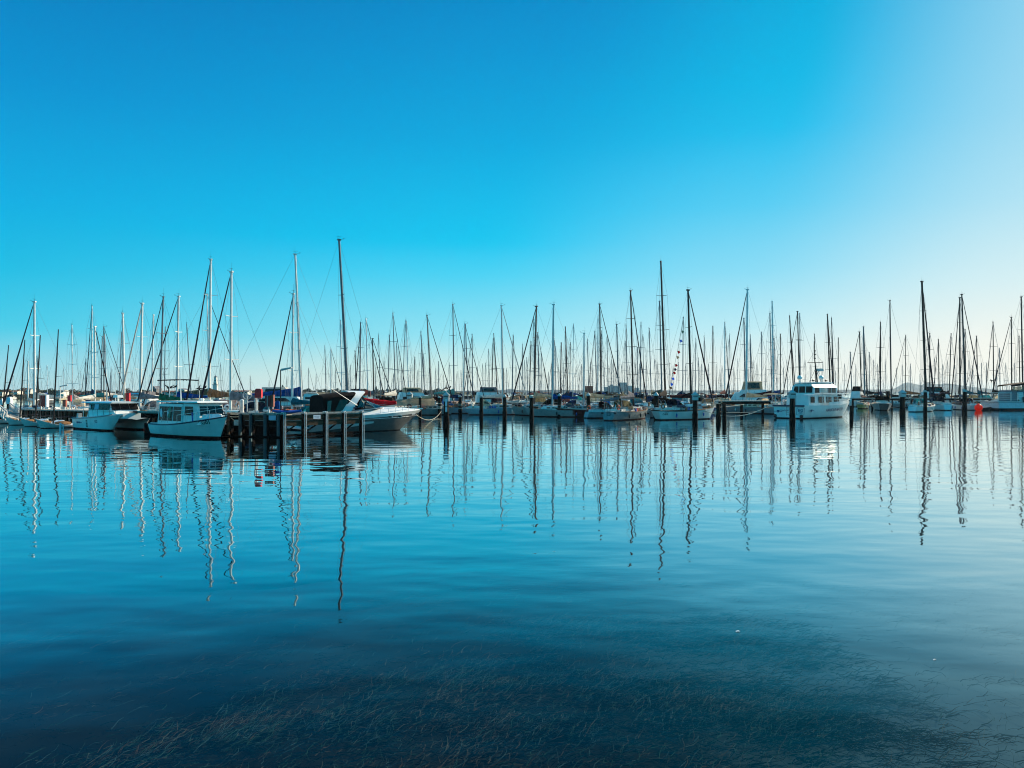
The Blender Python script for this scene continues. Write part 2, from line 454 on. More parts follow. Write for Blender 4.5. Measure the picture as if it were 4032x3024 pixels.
    for k in range(3 if near else 1): rg.tube((xm + .12 + .05 * k, .08 * (k - 1), fbh + .4), zmast(.97) + Vector((.12, 0, 0)), wr * .7, n=3)
    rg.build('rigging', WIRE, root)
    if near or RND.random() < .6: windex(mast, tl, .45)
    if radar: MB().ball(tuple(zmast(.45) + Vector((.3, 0, 0))), (.28, .28, .14)).build('radar_dome', WHITE, mast, True)
    # boom and cover
    bz = boomz if boomz else fbh + 1.15 + .03 * L; bl = .34 * L
    bo = MB(); gn = Vector((xm - .12, 0, bz)); be = Vector((xm - .12 - bl, 0, bz + .08)); bo.tube(gn, be, .07, .05, n=6)
    bo.build('boom', m, root)
    rg2 = MB()
    cv = cover if cover else RND.choice(['navy', 'blue', 'white', 'cream', 'maroon', 'teal', 'black', 'grey', 'maroon', 'tan', 'black', 'olive'])
    if cv != 'none':
        c = MB(); rings = []
        for i in range(9):
            f = i / 8; p = gn + (be - gn) * (f * 1.0) ; hgt = (.52 * (1 - f) + .16) * (L / 11) + RND.uniform(-.03, .03); wd = (.16 * (1 - f) + .09) * RND.uniform(.85, 1.15)
            if i == 0: hgt *= 1.12
            sag = RND.uniform(-.02, .02)
            rings.append([(p.x, -wd * .6, p.z - .08 + sag), (p.x, -wd, p.z + hgt * .3), (p.x, -wd * .35, p.z + hgt * .85), (p.x, .0, p.z + hgt), (p.x, wd * .35, p.z + hgt * .85), (p.x, wd, p.z + hgt * .3), (p.x, wd * .6, p.z - .08 + sag)])
        c.loft(rings); c.build('sail_cover', CANVAS[cv], root, True)
    # dodger / bimini
    dg = dodger if dodger is not None else RND.choice(['navy', 'none', 'cream', 'black', 'teal', 'maroon', 'black', 'bimini_tan', 'bimini_navy', 'olive', 'bimini_black'])
    if dg != 'none':
        bim = dg.startswith('bimini_'); col = CANVAS[dg.replace('bimini_', '')]
        d = MB(); x0 = c0 - .02 * L; rings = []
        for i in range(5):
            f = i / 4; x = x0 + .9 - f * 1.5; hh = (fbh + .42) + (.85 * math.sin(min(1, f * 1.25) * math.pi / 2)); ww = cw * 1.12
            rings.append([(x, -ww, fbh + .25), (x, -ww * .96, hh - .18), (x, -ww * .6, hh), (x, ww * .6, hh), (x, ww * .96, hh - .18), (x, ww, fbh + .25)])
        d.loft(rings, closed=False, caps=False)
        dd = d.build('spray_dodger', col, root)
        if near:
            for sg in (-1, 1): pane(dd, 'window', SMOKE, [(x0 + .55, sg * ww * .99, fbh + .55), (x0 - .2, sg * ww * .99, fbh + .6), (x0 - .2, sg * ww * 1.0, fbh + .95), (x0 + .3, sg * ww * .99, fbh + .8)], (0, sg, 0), .02)
        if bim:
            d = MB(); bx = -.34 * L; ww = B * .36; zz = fbh + 1.95; rings = []
            for i in range(5):
                x = bx - 1.1 + 2.2 * i / 4; k = .05 * math.sin(math.pi * i / 4)
                rings.append([(x, -ww, zz - .1), (x, -ww * .6, zz + .02 + k), (x, 0, zz + .07 + k), (x, ww * .6, zz + .02 + k), (x, ww, zz - .1)])
            rings2 = [[(a, b, c + .03) for a, b, c in r] for r in rings]
            d.loft(rings, closed=False, caps=False); d.loft(rings2, closed=False, caps=False)
            bb = d.build('bimini', col, root)
            d = MB()
            for sg in (-1, 1):
                for x in (bx - 1, bx + 1): d.tube((bx, sg * ww, fbh), (x, sg * ww, zz - .1), .016, n=4)
            d.build('bimini_frame', STEEL, root)
    if arch:
        d = MB(); ax = -.44 * L; ww = B * .33
        for x in (ax, ax + .7): d.path([(x, -ww, fbh), (x, -ww * .95, fbh + 1.9), (x, ww * .95, fbh + 1.9), (x, ww, fbh)], .022, 5)
        d.build('stern_arch', STEEL, root)
        MB().box((ax + .35, 0, fbh + 2.0), (1.2, ww * 2, .04)).build('solar_panel', DGLASS, root)
    if near or D < 175: hu.rail(root, .6, .03, .97, r=.014 if near else .018, mid=near, step=1.6)
    if near:
        mb = MB(); 
        for sg in (-1, 1):
            for x in (-.22 * L, -.28 * L): mb.tube((x, sg * B * .27, fbh + .2), (x, sg * B * .27, fbh + .38), .07, .06, n=8)
        mb.build('winch', STEEL, root)
        mb = MB(); mb.torus((-.36 * L, 0, fbh + .75), .42, .02, 'x', 14, 5); mb.tube((-.36 * L, 0, fbh), (-.34 * L, 0, fbh + .75), .06, n=6)
        mb.build('steering_wheel', STEEL, root)
        mb = MB()
        for k in range(7):
            x = RND.uniform(-.4, .3) * L; mb.box((x, RND.uniform(-.25, .25) * B, (zt if c0 < x < c1 else fbh) + .1), (RND.uniform(.2, .7), RND.uniform(.2, .5), RND.uniform(.12, .3)), rz=RND.uniform(0, 3))
        mb.build('deck_gear', RND.choice([CANVAS['grey'], CANVAS['tan'], CANVAS['navy'], CANVAS['cream']]), root)
        # bagged foresail on the foredeck, lifebuoy on the stern rail, cans lashed to the rail, fenders over the side
        mb = MB(); x = .36 * L; mb.ball((x, 0, hu.top(x) + .12), (.75, .32, .2), n=9, m=5); mb.build('sail_bag', RND.choice([CANVAS['tan'], CANVAS['maroon'], CANVAS['white'], CANVAS['black']]), root, True)
        sg = RND.choice([-1, 1]); x = -.43 * L; mb = MB(); mb.torus((x, sg * (hu.topw(x) - .1), fbh + .42), .26, .08, 'y', 12, 6); mb.build('lifebuoy', RND.choice([BRICK, ORANGE, CANVAS['tan'], SIGNW]), root)
        for k in range(RND.choice([2, 3, 4])):
            x = (-.1 + k * .035) * L; MB().box((x, -hu.topw(x) + .14, hu.top(x) + .22), (.26, .16, .36)).build('jerry_can', RND.choice([BRICK, REDB, BLUEP, CANVAS['tan']]), root)
        for x in (-.25 * L, .02 * L, .22 * L):
            if RND.random() < .75:
                for sg in (-1, 1):
                    z = hu.top(x); mb = MB(); y = sg * (hu.side(x, z * .5) + .13); mb.ball((x, y, z * .5), (.1, .1, .28), n=8, m=6); mb.tube((x, y, z * .5 + .25), (x, sg * hu.topw(x), z + .3), .012, n=3); mb.build('fender', RND.choice([BLACK, BLUEP, WSPAR]), root, True)
        mb = MB(); x = c0 + .35; mb.box((x + .6, 0, zt + .07), (.9, .7, .07)); mb.box((x + 2.2, 0, zt + .05), (.5, .5, .06)); mb.build('hatch', SMOKE if RND.random() < .5 else CANVAS['tan'], root)

    info = dict(root=root, xt=xt, yt=yt, D=D, tone=tone, fx=fx, furl=furl, cover=cv, dodger=dg, hull=hullm, L=L, H=H, label=label, xb=xb, hu=hu, fbh=fbh, tl=tl, base=base, near=near, radar=radar)
    ALL_YACHTS.append(info)
    return info
# ------------------------------------------------------------------ named boats near the camera
def motor_launch():
    a = ground(592, 1714); b = ground(872, 1727.5)
    a = a + Vector((.62, 1.05, 0)); d = (b - a); L = d.length + .9; hd = math.atan2(d.y, d.x); c = (a + b) / 2 + d.normalized() * .35
    r = empty('motor_launch', c, hd)
    tag(r, 'white motor launch lettered RG01 with a big boxy wheelhouse, moored beside the jetty end', 'motor launch')
    h = Hull(L, 3.0, 1.0, 1.08, 1.72, sw=.86, tm=.5, bow_rake=1.0, st_rake=.05, draft=.5, e0=.22, e1=.85, boot=.16, p=2.3, strake=.1, n=22, lev=9)
    hu = h.build(r, WHITE, REDBOOT, NAVYSTR); h.deck(r, DECKM, .1)
    lettering('RG01', .40, lambda u, w: (L * .325 + u, -h.side(L * .325 + u, 1.08 + w + u * .1) - .015, 1.08 + w + u * .1), INK, hu)
    # aft clear-sided cockpit enclosure
    x0, x1 = -.335 * L, .06 * L
    e = block(r, 'cockpit_enclosure', WHITE, x0, x1, 1.28, 1.3, .95, 2.55, .18, 0, .1)
    for sg in (-1, 1):
        y = lambda z: sg * (1.29 - .1 * (z - .95) / 1.6 + .01)
        for k, (p, q) in enumerate(((x0 + .22, x0 + 1.25), (x0 + 1.3, x0 + 2.35), (x0 + 2.5, x1 - .12))):
            pn = pane(e, 'window', DGLASS, [(p, y(1.25), 1.25), (q, y(1.25), 1.25), (q, y(2.35), 2.35), (p + (.12 if k == 0 else 0), y(2.35), 2.35)], (0, sg, 0))
            if k < 2:                       # round badge sticker, second one smaller
                m = MB(); rr = .3 - .07 * k; cz = 1.85 - .05 * k; cx = p + .42
                ring = [(cx + rr * .62 * math.cos(t), y(cz) + sg * .04, cz + rr * 1.15 * math.sin(t)) for t in [i * math.pi / 8 for i in range(16)]]
                m.add(ring, [tuple(range(16))]); st = m.build('round_sticker', SIGNW, pn)
        pane(e, 'poster', CANVAS['cream'], [(x0 + 1.75, y(1.45) + sg * .03, 1.45), (x0 + 2.1, y(1.45) + sg * .03, 1.45), (x0 + 2.15, y(2.3) + sg * .03, 2.3), (x0 + 1.7, y(2.2) + sg * .03, 2.2)], (0, sg, 0), .01)
    # wheelhouse
    x2 = .30 * L
    w = block(r, 'wheelhouse', WHITE, x1 + .003, x2, 1.22, 1.05, 1.0, 2.6, 0, .42, .1)
    for sg in (-1, 1):
        for p, q in ((x1 + .25, x1 + 1.35),):
            y = lambda x, z: sg * (1.22 - .17 * (x - x1) / (x2 - x1) - .1 * (z - 1) / 1.6 + .008)
            pane(w, 'window', DGLASS, [(p, y(p, 1.72), 1.72), (q, y(q, 1.72), 1.72), (q - .12, y(q, 2.38), 2.38), (p, y(p, 2.38), 2.38)], (0, sg, 0))
    fx_ = lambda z: x2 - .42 * (z - 1) / 1.6 + .01
    for yy0, yy1 in ((-.93, -.36), (-.3, .3), (.36, .93)):
        pane(w, 'windscreen_pane', SMOKE, [(fx_(1.72), yy0, 1.72), (fx_(1.72), yy1, 1.72), (fx_(2.4), yy1 * .96, 2.4), (fx_(2.4), yy0 * .96, 2.4)], (1, 0, .3), .03)
        pane(w, 'windscreen_pane', DGLASS, [(fx_(1.72) - .012, yy0, 1.72), (fx_(1.72) - .012, yy1, 1.72), (fx_(2.4) - .012, yy1 * .96, 2.4), (fx_(2.4) - .012, yy0 * .96, 2.4)], (1, 0, .3), .012)
    m = MB(); m.box(((x0 + x2) / 2 - .1, 0, 2.72), (x2 - x0 + .1, 2.5, .1), taper=.96); m.build('roof', WHITE, r)
    f = block(r, 'foredeck_cabin', WHITE, x2 - .05, .37 * L, .95, .4, 1.4, 1.78, 0, .4, .12)
    m = MB()
    for k in range(3): m.tube((x0 + .8 + k * .5, .3 - .3 * k, 2.78), (x0 + .6 + k * .5, .3 - .3 * k, 4.4 + .4 * k), .014, n=4)
    m.ball((x1 + .6, 0, 2.9), (.22, .22, .1)); m.box((x1 + 1.0, .5, 2.82), (.3, .2, .12)); m.tube((x1 + 1.5, -.4, 2.78), (x1 + 1.5, -.4, 3.0), .05, .03)
    m.build('roof_aerials', WHITE, r)
    h.rail(r, .62, .52, .985, r=.018, step=.9, mid=False)
    m = MB(); m.path([(x0 + .9, -1.42, 1.1), (x0 + 1.3, -1.38, 1.95), (x1 + .6, -1.38, 2.1), (x1 + 1.6, -1.36, 2.2), (x1 + 3.4, -1.0, 2.25)], .016, 4)
    m.path([(x0 + 1.9, -1.42, 1.1), (x0 + 1.95, -1.4, 2.0)], .016, 4); m.build('side_grab_rail', STEEL, r)
    m = MB(); m.tube((L * .25, -1.38, 1.3), (L * .25, -1.42, 1.95), .05, n=6); m.build('fender', BLUEP, r)
    m = MB(); m.box((.5 * L - .2, 0, 1.8), (.7, .22, .08)); m.tube((.5 * L - .3, 0, 1.85), (.5 * L - .9, 0, 2.3), .03, n=4); m.tube((.5 * L + .1, 0, 1.8), (.5 * L - .1, 0, 1.35), .035, n=4)
    m.tube((.5 * L + .05, -.16, 1.42), (.5 * L + .05, .16, 1.42), .03, n=4); m.build('anchor_and_roller', DSPAR, r)
    m = MB(); m.box((-.47 * L, 0, .9), (.25, 2.3, .25)); m.build('transom_locker', WHITE, r)
    return r

def power_catamaran():
    a = ground(305, 1687); b = ground(459, 1699); d = b - a; hd = math.atan2(d.y, d.x); L = 9.4
    nrm = Vector((-math.sin(hd), math.cos(hd), 0))
    c = (a + b) / 2 + nrm * 1.45 + d.normalized() * .35
    r = empty('power_catamaran', c, hd)
    tag(r, 'white power catamaran with twin hulls and a long dark wraparound cabin window', 'catamaran')
    FZ, BZ = 1.02, 1.55
    for sg in (-1, 1):
        h = Hull(L, 1.25, .95, 1.1, 1.5, sw=.92, tm=.55, bow_rake=1.9, st_rake=.1, draft=.4, e0=.14, e1=.5, boot=.14, p=2.6, n=18, lev=8)
        q = h.build(r, WHITE, REDBOOT); q.location = (0, sg * 1.35, 0)
        if sg == -1:
            m = MB(); X = -.37 * L
            for k, (dx, wd, hh) in enumerate(((0, .2, .2), (.24, .22, .13), (.5, .2, .16), (.74, .25, .09), (1.0, .3, .05))):
                m.box((X + dx, -h.side(X + dx, .62) - .004, .64), (wd, .012, hh))
            m.build('worn_name_decal', INKB, q)
            for tx, s_, x_, z_ in (('KL2', .32, .09 * L, .72),):
                lettering(tx, s_, lambda u, w, x_=x_, z_=z_, h=h: (x_ + u, -h.side(x_ + u, z_ + w) - .012, z_ + w), INKB, q)
            m = MB()
            for k in range(5): m.box((-.13 * L, -h.side(-.13 * L, .9 - k * .14) - .006, .86 - k * .14), (.34, .01, .09))
            m.build('registration_stripes', CANVAS['grey'], q)
    # bridge deck with nacelle
    m = MB(); rings = []
    for i in range(9):
        f = i / 8; x = -L * .48 + f * L * .97; w = 1.9 if f < .6 else 1.9 - .75 * ((f - .6) / .4) ** 1.6; zz = 1.0 + .58 * f; zb = .55 + .45 * f
        rings.append([(x, -w, zb + .15), (x, -w * .45, zb + .1), (x, 0, zb - .22 * math.sin(math.pi * f)), (x, w * .45, zb + .1), (x, w, zb + .15), (x, w, zz), (x, 0, zz + .07), (x, -w, zz)])
    m.loft(rings); m.build('bridge_deck', WHITE, r)
    m = MB()
    for sg in (-1, 1):
        m.path([(-L * .49, sg * 1.98, .99), (-.1 * L, sg * 1.99, 1.12), (.2 * L, sg * 1.97, 1.3), (.40 * L, sg * 1.7, 1.5)], .05, 6)
    m.build('rubbing_strake', GREYH, r)
    x0, x1 = -.22 * L, .26 * L
    cb = block(r, 'cabin', WHITE, x0, x1 + 1.5, 1.6, 1.2, 1.05, 1.78, .1, 1.5, .1, crown=.05)
    wh = block(r, 'wheelhouse', WHITE, x0 + .12, x1 - .1, 1.5, 1.3, 1.75, 2.44, .05, .35, .12)
    for sg in (-1, 1):
        y = lambda x, z: sg * (1.5 - .2 * (x - x0) / (x1 - x0) - .12 * (z - 1.75) / .7 + .012)
        edges = [x0 + .2, x0 + .7, x0 + 1.25, x0 + 2.1, x0 + 2.95, x0 + 3.7, x1 - .3]
        for k in range(6):
            p, q = edges[k], edges[k + 1] - .05
            pw_ = pane(wh, 'window', DGLASS if k != 2 else SIGNB, [(p, y(p, 1.85), 1.85), (q, y(q, 1.85), 1.85), (q, y(q, 2.38), 2.38), (p, y(p, 2.38), 2.38)], (0, sg, 0))
            if k == 0:
                mm = MB(); ring = [(p + .22 + .14 * math.cos(t), y(p, 2.1) + sg * .04, 2.1 + .2 * math.sin(t)) for t in [i * math.pi / 6 for i in range(12)]]; mm.add(ring, [tuple(range(12))]); mm.build('round_sticker', SIGNW, pw_)
    for a_, b_ in ((-1.15, -.42), (-.38, .38), (.42, 1.15)):
        pane(wh, 'windscreen_pane', DGLASS, [(x1 - .08, a_, 1.85), (x1 - .08, b_, 1.85), (x1 - .40, b_, 2.38), (x1 - .40, a_, 2.38)], (1, 0, .3), .03)
    m = MB(); rings = []
    for i in range(6):
        f = i / 5; x = x0 - 1.5 + f * (x1 - x0 + 1.75); w = 1.6 - .15 * f
        rings.append([(x, -w, 2.46), (x, w, 2.46), (x, w * .9, 2.57), (x, 0, 2.63), (x, -w * .9, 2.57)])
    m.loft(rings); m.build('hardtop_roof', WHITE, r)
    m = MB()
    for sg in (-1, 1):
        m.tube((x0 - 1.35, sg * 1.4, 1.05), (x0 - 1.35, sg * 1.4, 2.48), .03, n=6)
    m.build('roof_support', STEEL, r)
    m = MB(); m.tube((x0 + 2.4, .2, 2.6), (x0 + 2.4, .2, 2.95), .08, n=8); m.box((x0 + 2.4, .2, 3.07), (1.0, .55, .24), taper=.85); m.build('radar_scanner', WHITE, r)
    m = MB()
    for k, x in enumerate((x0 + .2, x0 + 1.1, x0 + 2.0)): m.tube((x, .9 - k * .4, 2.55), (x - .1, .9 - k * .4, 5.2 + .5 * k), .014, n=4)
    m.build('whip_aerials', WSPAR, r)
    m = MB()
    for sg in (-1, 1):
        pts = []
        for i in range(7):
            f = i / 6; x = -.2 * L + f * .64 * L; y = sg * (1.9 - (0 if f < .5 else .6 * (f - .5))); z = 1.15 + .45 * f
            m.tube((x, y, z - .08), (x - .08, y, z + .55), .014, n=4); pts.append((x - .08, y, z + .55))
        m.path(pts, .014, 4)
    m.build('guard_rail', DSPAR, r)
    m = MB()
    for sg in (-1, 1): m.box((-.47 * L, sg * 1.35, 1.15), (.45, .45, .6), taper=.8)
    m.build('outboard_engine', GREYH, r)
    m = MB(); m.torus((-.40 * L, -1.2, 1.35), .34, .06, 'y', 16, 6); m.box((-.37 * L, -.6, 1.3), (.9, .8, .55), taper=.85); m.build('cockpit_seat', CANVAS['tan'], r)
    m = MB(); m.box((.46 * L, 0, 1.68), (1.2, .5, .1)); m.tube((.42 * L, 0, 1.75), (.55 * L, 0, 1.7), .05, n=5); m.tube((.5 * L, -.25, 1.74), (.5 * L, .25, 1.74), .05, n=5); m.build('bow_roller_and_anchor', DSPAR, r)
    return r

def motor_cruiser():
    L = 11.6; hd = math.atan2(.60, .80); c = Vector((-13.1, 68.6, 0))
    r = empty('motor_cruiser', c, hd)
    tag(r, 'motor cruiser with grey hull, white arch and black canvas cockpit cover behind the jetty posts', 'motor cruiser')
    h = Hull(L, 3.5, 1.25, 1.5, 1.82, sw=.88, tm=.5, bow_rake=2.3, st_rake=.4, draft=.5, e0=.2, e1=.8, boot=.06, p=2.1, strake=.28, n=24, lev=10)
    hu = h.build(r, DGREYH, BLKBOOT, WHITE)
    # white sweeping lower flash toward the stern
    m = MB(); vs = []; fs = []
    for i in range(15):
        x = -.495 * L + i / 14 * .5 * L; zt = .78 + .12 * i / 14; zb = min(zt - .01, .12 + .62 * (i / 14) ** 1.3)
        vs += [(x, -h.side(x, zb) - .014, zb), (x, -h.side(x, zt) - .014, zt)]
    fs = [(2 * i, 2 * i + 2, 2 * i + 3, 2 * i + 1) for i in range(14)]; m.add(vs, fs); m.build('white_side_flash', WHITE, hu)
    m = MB(); pts = []
    for i in range(20):
        x = -.3 * L + i / 19 * .76 * L; z = 1.02 + .25 * i / 19; pts.append((x, -h.side(x, z) - .012, z))
    m.path(pts, .018, 4); m.build('chrome_moulding', STEEL, hu)
    for k, x in enumerate((.14 * L, .235 * L)):
        m = MB(); z = 1.17 + .03 * k + .08; ring = [(x + .3 * math.cos(t), -h.side(x, z + .1 * math.sin(t)) - .02, z + .1 * math.sin(t)) for t in [i * math.pi / 7 for i in range(14)]]
        m.add(ring, [tuple(range(14))]); m.path(ring + [ring[0]], .02, 4, 1); m.build('porthole', [DGLASS, STEEL], hu)
    m = MB(); m.add([(x, -h.side(x, z) - .016, z) for x, z in ((.385 * L, 1.36), (.43 * L, 1.38), (.43 * L, 1.5), (.385 * L, 1.48))], [(0, 1, 2, 3)]); m.build('registration_plate', SIGNW, hu)
    # domed deck moulding
    m = MB(); rings = []
    for i in range(15):
        t = i / 14 * .985; x = (t - .5) * L; w = max(.03, h.hw(t) - .02); z = h.sheer(t) - .02
        cam = .48 * math.sin(min(1, max(0, (t - .1) / .45)) * math.pi / 2) * (1 - max(0, (t - .62) / .38) ** 1.5) + .05
        rings.append([(x, -w, z), (x, -w * .8, z + cam * .55), (x, -w * .4, z + cam * .95), (x, 0, z + cam), (x, w * .4, z + cam * .95), (x, w * .8, z + cam * .55), (x, w, z)])
    m.loft(rings, closed=False, caps=True); m.build('deck_moulding', WHITE, r, True)
    # arch: broad swept bands either side joined over the top
    m = MB(); rings = []
    prof = [(-1.62, 1.55, -2.95, .62), (-1.55, 2.2, -2.35, .55), (-1.4, 2.9, -1.72, .5), (-1.15, 3.33, -1.38, .62), (-.6, 3.53, -1.2, .9), (0, 3.6, -1.15, .98)]
    prof = prof + [(-a, b, c_, d_) for a, b, c_, d_ in reversed(prof[:-1])]
    for y, z, x, w in prof:
        rings.append([(x - w + .1, y, z), (x + w, y * 1.02, z - .05), (x + w, y * .95, z - .14), (x - w + .1, y * .93, z - .1)])
    m.loft(rings); m.build('radar_arch', WHITE, r, True)
    # windscreen raked, frame black
    m = MB()
    A = [(-.8, -1.5, 1.92), (.4, -1.35, 2.02), (1.55, -.6, 2.08), (1.55, .6, 2.08), (.4, 1.35, 2.02), (-.8, 1.5, 1.92)]
    T = [(-1.1, -1.36, 2.66), (-.45, -1.2, 2.66), (.0, -.5, 2.64), (.0, .5, 2.64), (-.45, 1.2, 2.66), (-1.1, 1.36, 2.66)]
    for i in range(5): m.add([A[i], A[i + 1], T[i + 1], T[i]], [(0, 1, 2, 3)])
    ws = m.build('windscreen', SMOKE, r)
    m = MB(); m.path(A, .03, 5); m.path(T, .035, 5)
    for i in range(6): m.tube(A[i], T[i], .025, n=4)
    m.build('windscreen_frame', STEEL, ws)
    # upper black side curtains between screen and arch
    for sg in (-1, 1):
        q = pane(r, 'side_curtain', CANVAS['black'], [(-1.8, sg * 1.58, 1.9), (-.78, sg * 1.5, 2.0), (-.45, sg * 1.22, 2.66), (-.95, sg * 1.18, 3.2)], (0, sg, 0), .02)
        pane(q, 'window', CLEAR, [(-1.48, sg * 1.585, 2.12), (-.8, sg * 1.505, 2.2), (-.65, sg * 1.33, 2.58), (-1.0, sg * 1.28, 2.95)], (0, sg, 0), .02)
    m = MB(); m.add([(-.95, -1.18, 3.2), (-.95, 1.18, 3.2), (-.2, .95, 2.66), (-.2, -.95, 2.66)], [(0, 1, 2, 3)]); m.build('front_curtain', CLEAR, r)
    # black cockpit canopy aft
    m = MB(); rings = []
    for i in range(12):
        f = i / 11; xb_ = -3.3 - f * 1.25; ww = 1.44 + .05 * math.sin(math.pi * f); hh = 3.5 - .30 * f ** 1.6; ring = []
        for yy, zz in ((-ww - .14, 1.4), (-ww - .08, 2.2), (-ww, hh - .32), (-ww * .86, hh - .12), (-ww * .5, hh - .02), (0, hh), (ww * .5, hh - .02), (ww * .86, hh - .12), (ww, hh - .32), (ww + .08, 2.2), (ww + .14, 1.4)):
            ring.append((xb_ + (zz - 1.4) * .92 * (1 - f) ** .8, yy, zz))
        rings.append(ring)
    m.loft(rings); can = m.build('cockpit_canopy', CANVAS['black'], r, True)
    for sg in (-1, 1):
        pane(can, 'clear_panel', SMOKE, [(-3.6, sg * 1.61, 1.8), (-2.95, sg * 1.61, 1.8), (-2.2, sg * 1.54, 2.85), (-3.1, sg * 1.54, 2.8)], (0, sg, 0), .02)
        pane(can, 'clear_panel', CLEAR, [(-4.3, sg * 1.62, 1.5), (-4.0, sg * 1.62, 1.5), (-3.85, sg * 1.54, 2.75), (-4.2, sg * 1.53, 2.7)], (0, sg, 0), .02)
    m = MB(); m.tube((-1.5, -1.56, 2.3), (-4.6, -1.9, 4.1), .028, .012, n=5); m.build('whip_aerial', WSPAR, r)
    m = MB(); m.ball((-1.75, -1.62, 2.1), (.16, .05, .07)); m.build('side_lamp', CANVAS['navy'], r)
    m = MB(); m.box((-.5 * L - .35, 0, .45), (.8, 3.0, .14)); m.build('swim_platform', WHITE, r)
    m = MB(); pts = []
    for i in range(7):
        t = .56 + .42 * i / 6; x = (t - .5) * L; pts.append((x, -h.hw(t) + .1, h.sheer(t) + .42)); m.tube((x, -h.hw(t) + .12, h.sheer(t)), pts[-1], .014, n=4)
    m.path(pts, .016, 4); m.build('bow_rail', STEEL, r)
    m = MB(); m.box((.5 * L - .15, 0, 1.92), (.5, .2, .07)); m.build('bow_roller', STEEL, r)
    return r

def pilot_boat():
    L = 14.5; hd = math.atan2(.60, .80); u = Vector((.8, .6, 0)); c = Vector((36.05, 100.3, 0)) + u * (L / 2)
    r = empty('harbour_patrol_boat', c, hd)
    tag(r, 'white HARBOUR MASTER boat with a tall wheelhouse and a square BIG badge on its stern', 'patrol boat')
    h = Hull(L, 4.7, 1.75, 1.72, 2.15, sw=.96, tm=.45, bow_rake=1.6, st_rake=-.15, draft=.5, e0=.13, e1=.75, boot=.14, p=2.7, strake=.16, n=22, lev=9)
    hu = h.build(r, WHITE, BLKBOOT, WHITE); h.deck(r, DECKM, .12)
    xs = -L / 2 - .02
    tr = lambda y0, z0, k=1.0: (lambda a, b: (xs - .02 - .15 * (1 - (z0 + b) / 1.75) * -1 * 0 , y0 - a * k, z0 + b))
    # the transom looks along -x: its own left is +y
    def sten(y0, z0): return lambda a, b: (-L / 2 - .15 * (1 - (z0 + b) / h.sheer(0)) - .02, y0 - a, z0 + b)
    lettering('BIG', .46, sten(-1.78, .92), INKB, hu)
    lettering('SHIPS', .22, sten(-1.78, .68), INKB, hu)
    m = MB()
    for a0, b0, a1, b1 in ((-.52, -.4, .52, -.4), (.52, -.4, .52, .52), (.52, .52, -.52, .52), (-.52, .52, -.52, -.4)):
        f = sten(-1.78, .9); m.tube(f(a0, b0), f(a1, b1), .025, n=4)
    m.build('badge_frame', INKB, hu)
    m = MB(); f = sten(.55, 1.05)
    m.path([f(-.6 + i * .06, .07 * math.sin(i * 1.9) + .05 * math.sin(i * .7)) for i in range(21)], .018, 4); m.path([f(-.75, -.1), f(.55, -.06)], .012, 4)
    m.build('script_name_flourish', INKB, hu)
    def crest(fn):
        m = MB(); m.add([fn(-.2, .12), fn(.2, .12), fn(.2, -.02), fn(0, -.26), fn(-.2, -.02)], [(0, 1, 2, 3, 4)])
        m.add([fn(-.62, .0), fn(.62, .0), fn(.62, -.06), fn(-.62, -.06)], [(0, 1, 2, 3)]); return m
    crest(sten(1.5, .95)).build('emblem', INKB, hu)
    side = lambda x0, z0: (lambda a, b: (x0 + a, -h.side(x0 + a, z0 + b + a * .03) - .045, z0 + b + a * .03))
    crest(side(-.385 * L, 1.05)).build('emblem', INKB, hu)
    lettering('HARBOUR MASTER', .52, side(-.0 * L, .92), INKB, hu)
    m = MB(); f = side(.35 * L, 1.0)
    for k in range(2): m.add([f(.2 + .22 * k, .75), f(.32 + .22 * k, .75), f(-.4 + .22 * k, -.8), f(-.52 + .22 * k, -.8)], [(0, 1, 2, 3)])
    m.build('bow_stripes', INKB, hu)
    m = MB()
    m.path([(xs - .04, 2.3, 1.66), (xs - .04, -2.3, 1.66)], .11, 6); m.build('stern_fender', NAVYSTR, r)
    for y in (1.9, -1.95):
        m = MB(); m.ball((xs - .12, y, .3), (.2, .24, .24)); m.build('round_fender', BLACK, r, True)
    m = MB()
    for y in (.25, -.2): m.tube((xs - .1, y, .35), (xs - .1, y, 1.95), .02, n=4)
    for z in (.5, .8, 1.1, 1.4): m.tube((xs - .1, .25, z), (xs - .1, -.2, z), .018, n=4)
    m.build('boarding_ladder', STEEL, r)
    # bulwark forward
    m = MB()
    for sg in (-1, 1):
        vs = []
        for i in range(10):
            t = .40 + .58 * i / 9; x = (t - .5) * L; y = sg * (h.hw(t) - .12); z = h.sheer(t); vs += [(x, y, z), (x, y, z + .42)]
        m.add(vs, [(2 * i, 2 * i + 2, 2 * i + 3, 2 * i + 1) for i in range(9)])
    m.build('bulwark', WHITE, r)
    # lower deckhouse
    dz = 1.66
    lo = block(r, 'deckhouse', WHITE, -.36 * L, .16 * L, 1.65, 1.5, dz, 3.05, 0, .5, .06)
    for sg in (-1, 1):
        for k in range(4):
            a = -.33 * L + k * 1.9; b = a + (.85 if k == 0 else 1.2); y = sg * (1.65 - .15 * (k / 4) + .0)
            pane(lo, 'window', DGLASS if k == 0 else SMOKE, [(a, y, 2.05), (b, y, 2.05), (b, y - sg * .02, 2.85), (a, y - sg * .02, 2.85)], (0, sg, 0), .04)
    pane(lo, 'door', GREYH, [(-.36 * L, .9, 1.75), (-.36 * L, .2, 1.75), (-.36 * L, .2, 3.0), (-.36 * L, .9, 3.0)], (-1, 0, 0), .04)
    # wheelhouse with chamfered shoulders
    x0, x1 = -.28 * L, .11 * L; zb, z1, z2 = 3.1, 4.1, 4.6
    m = MB(); rings = []
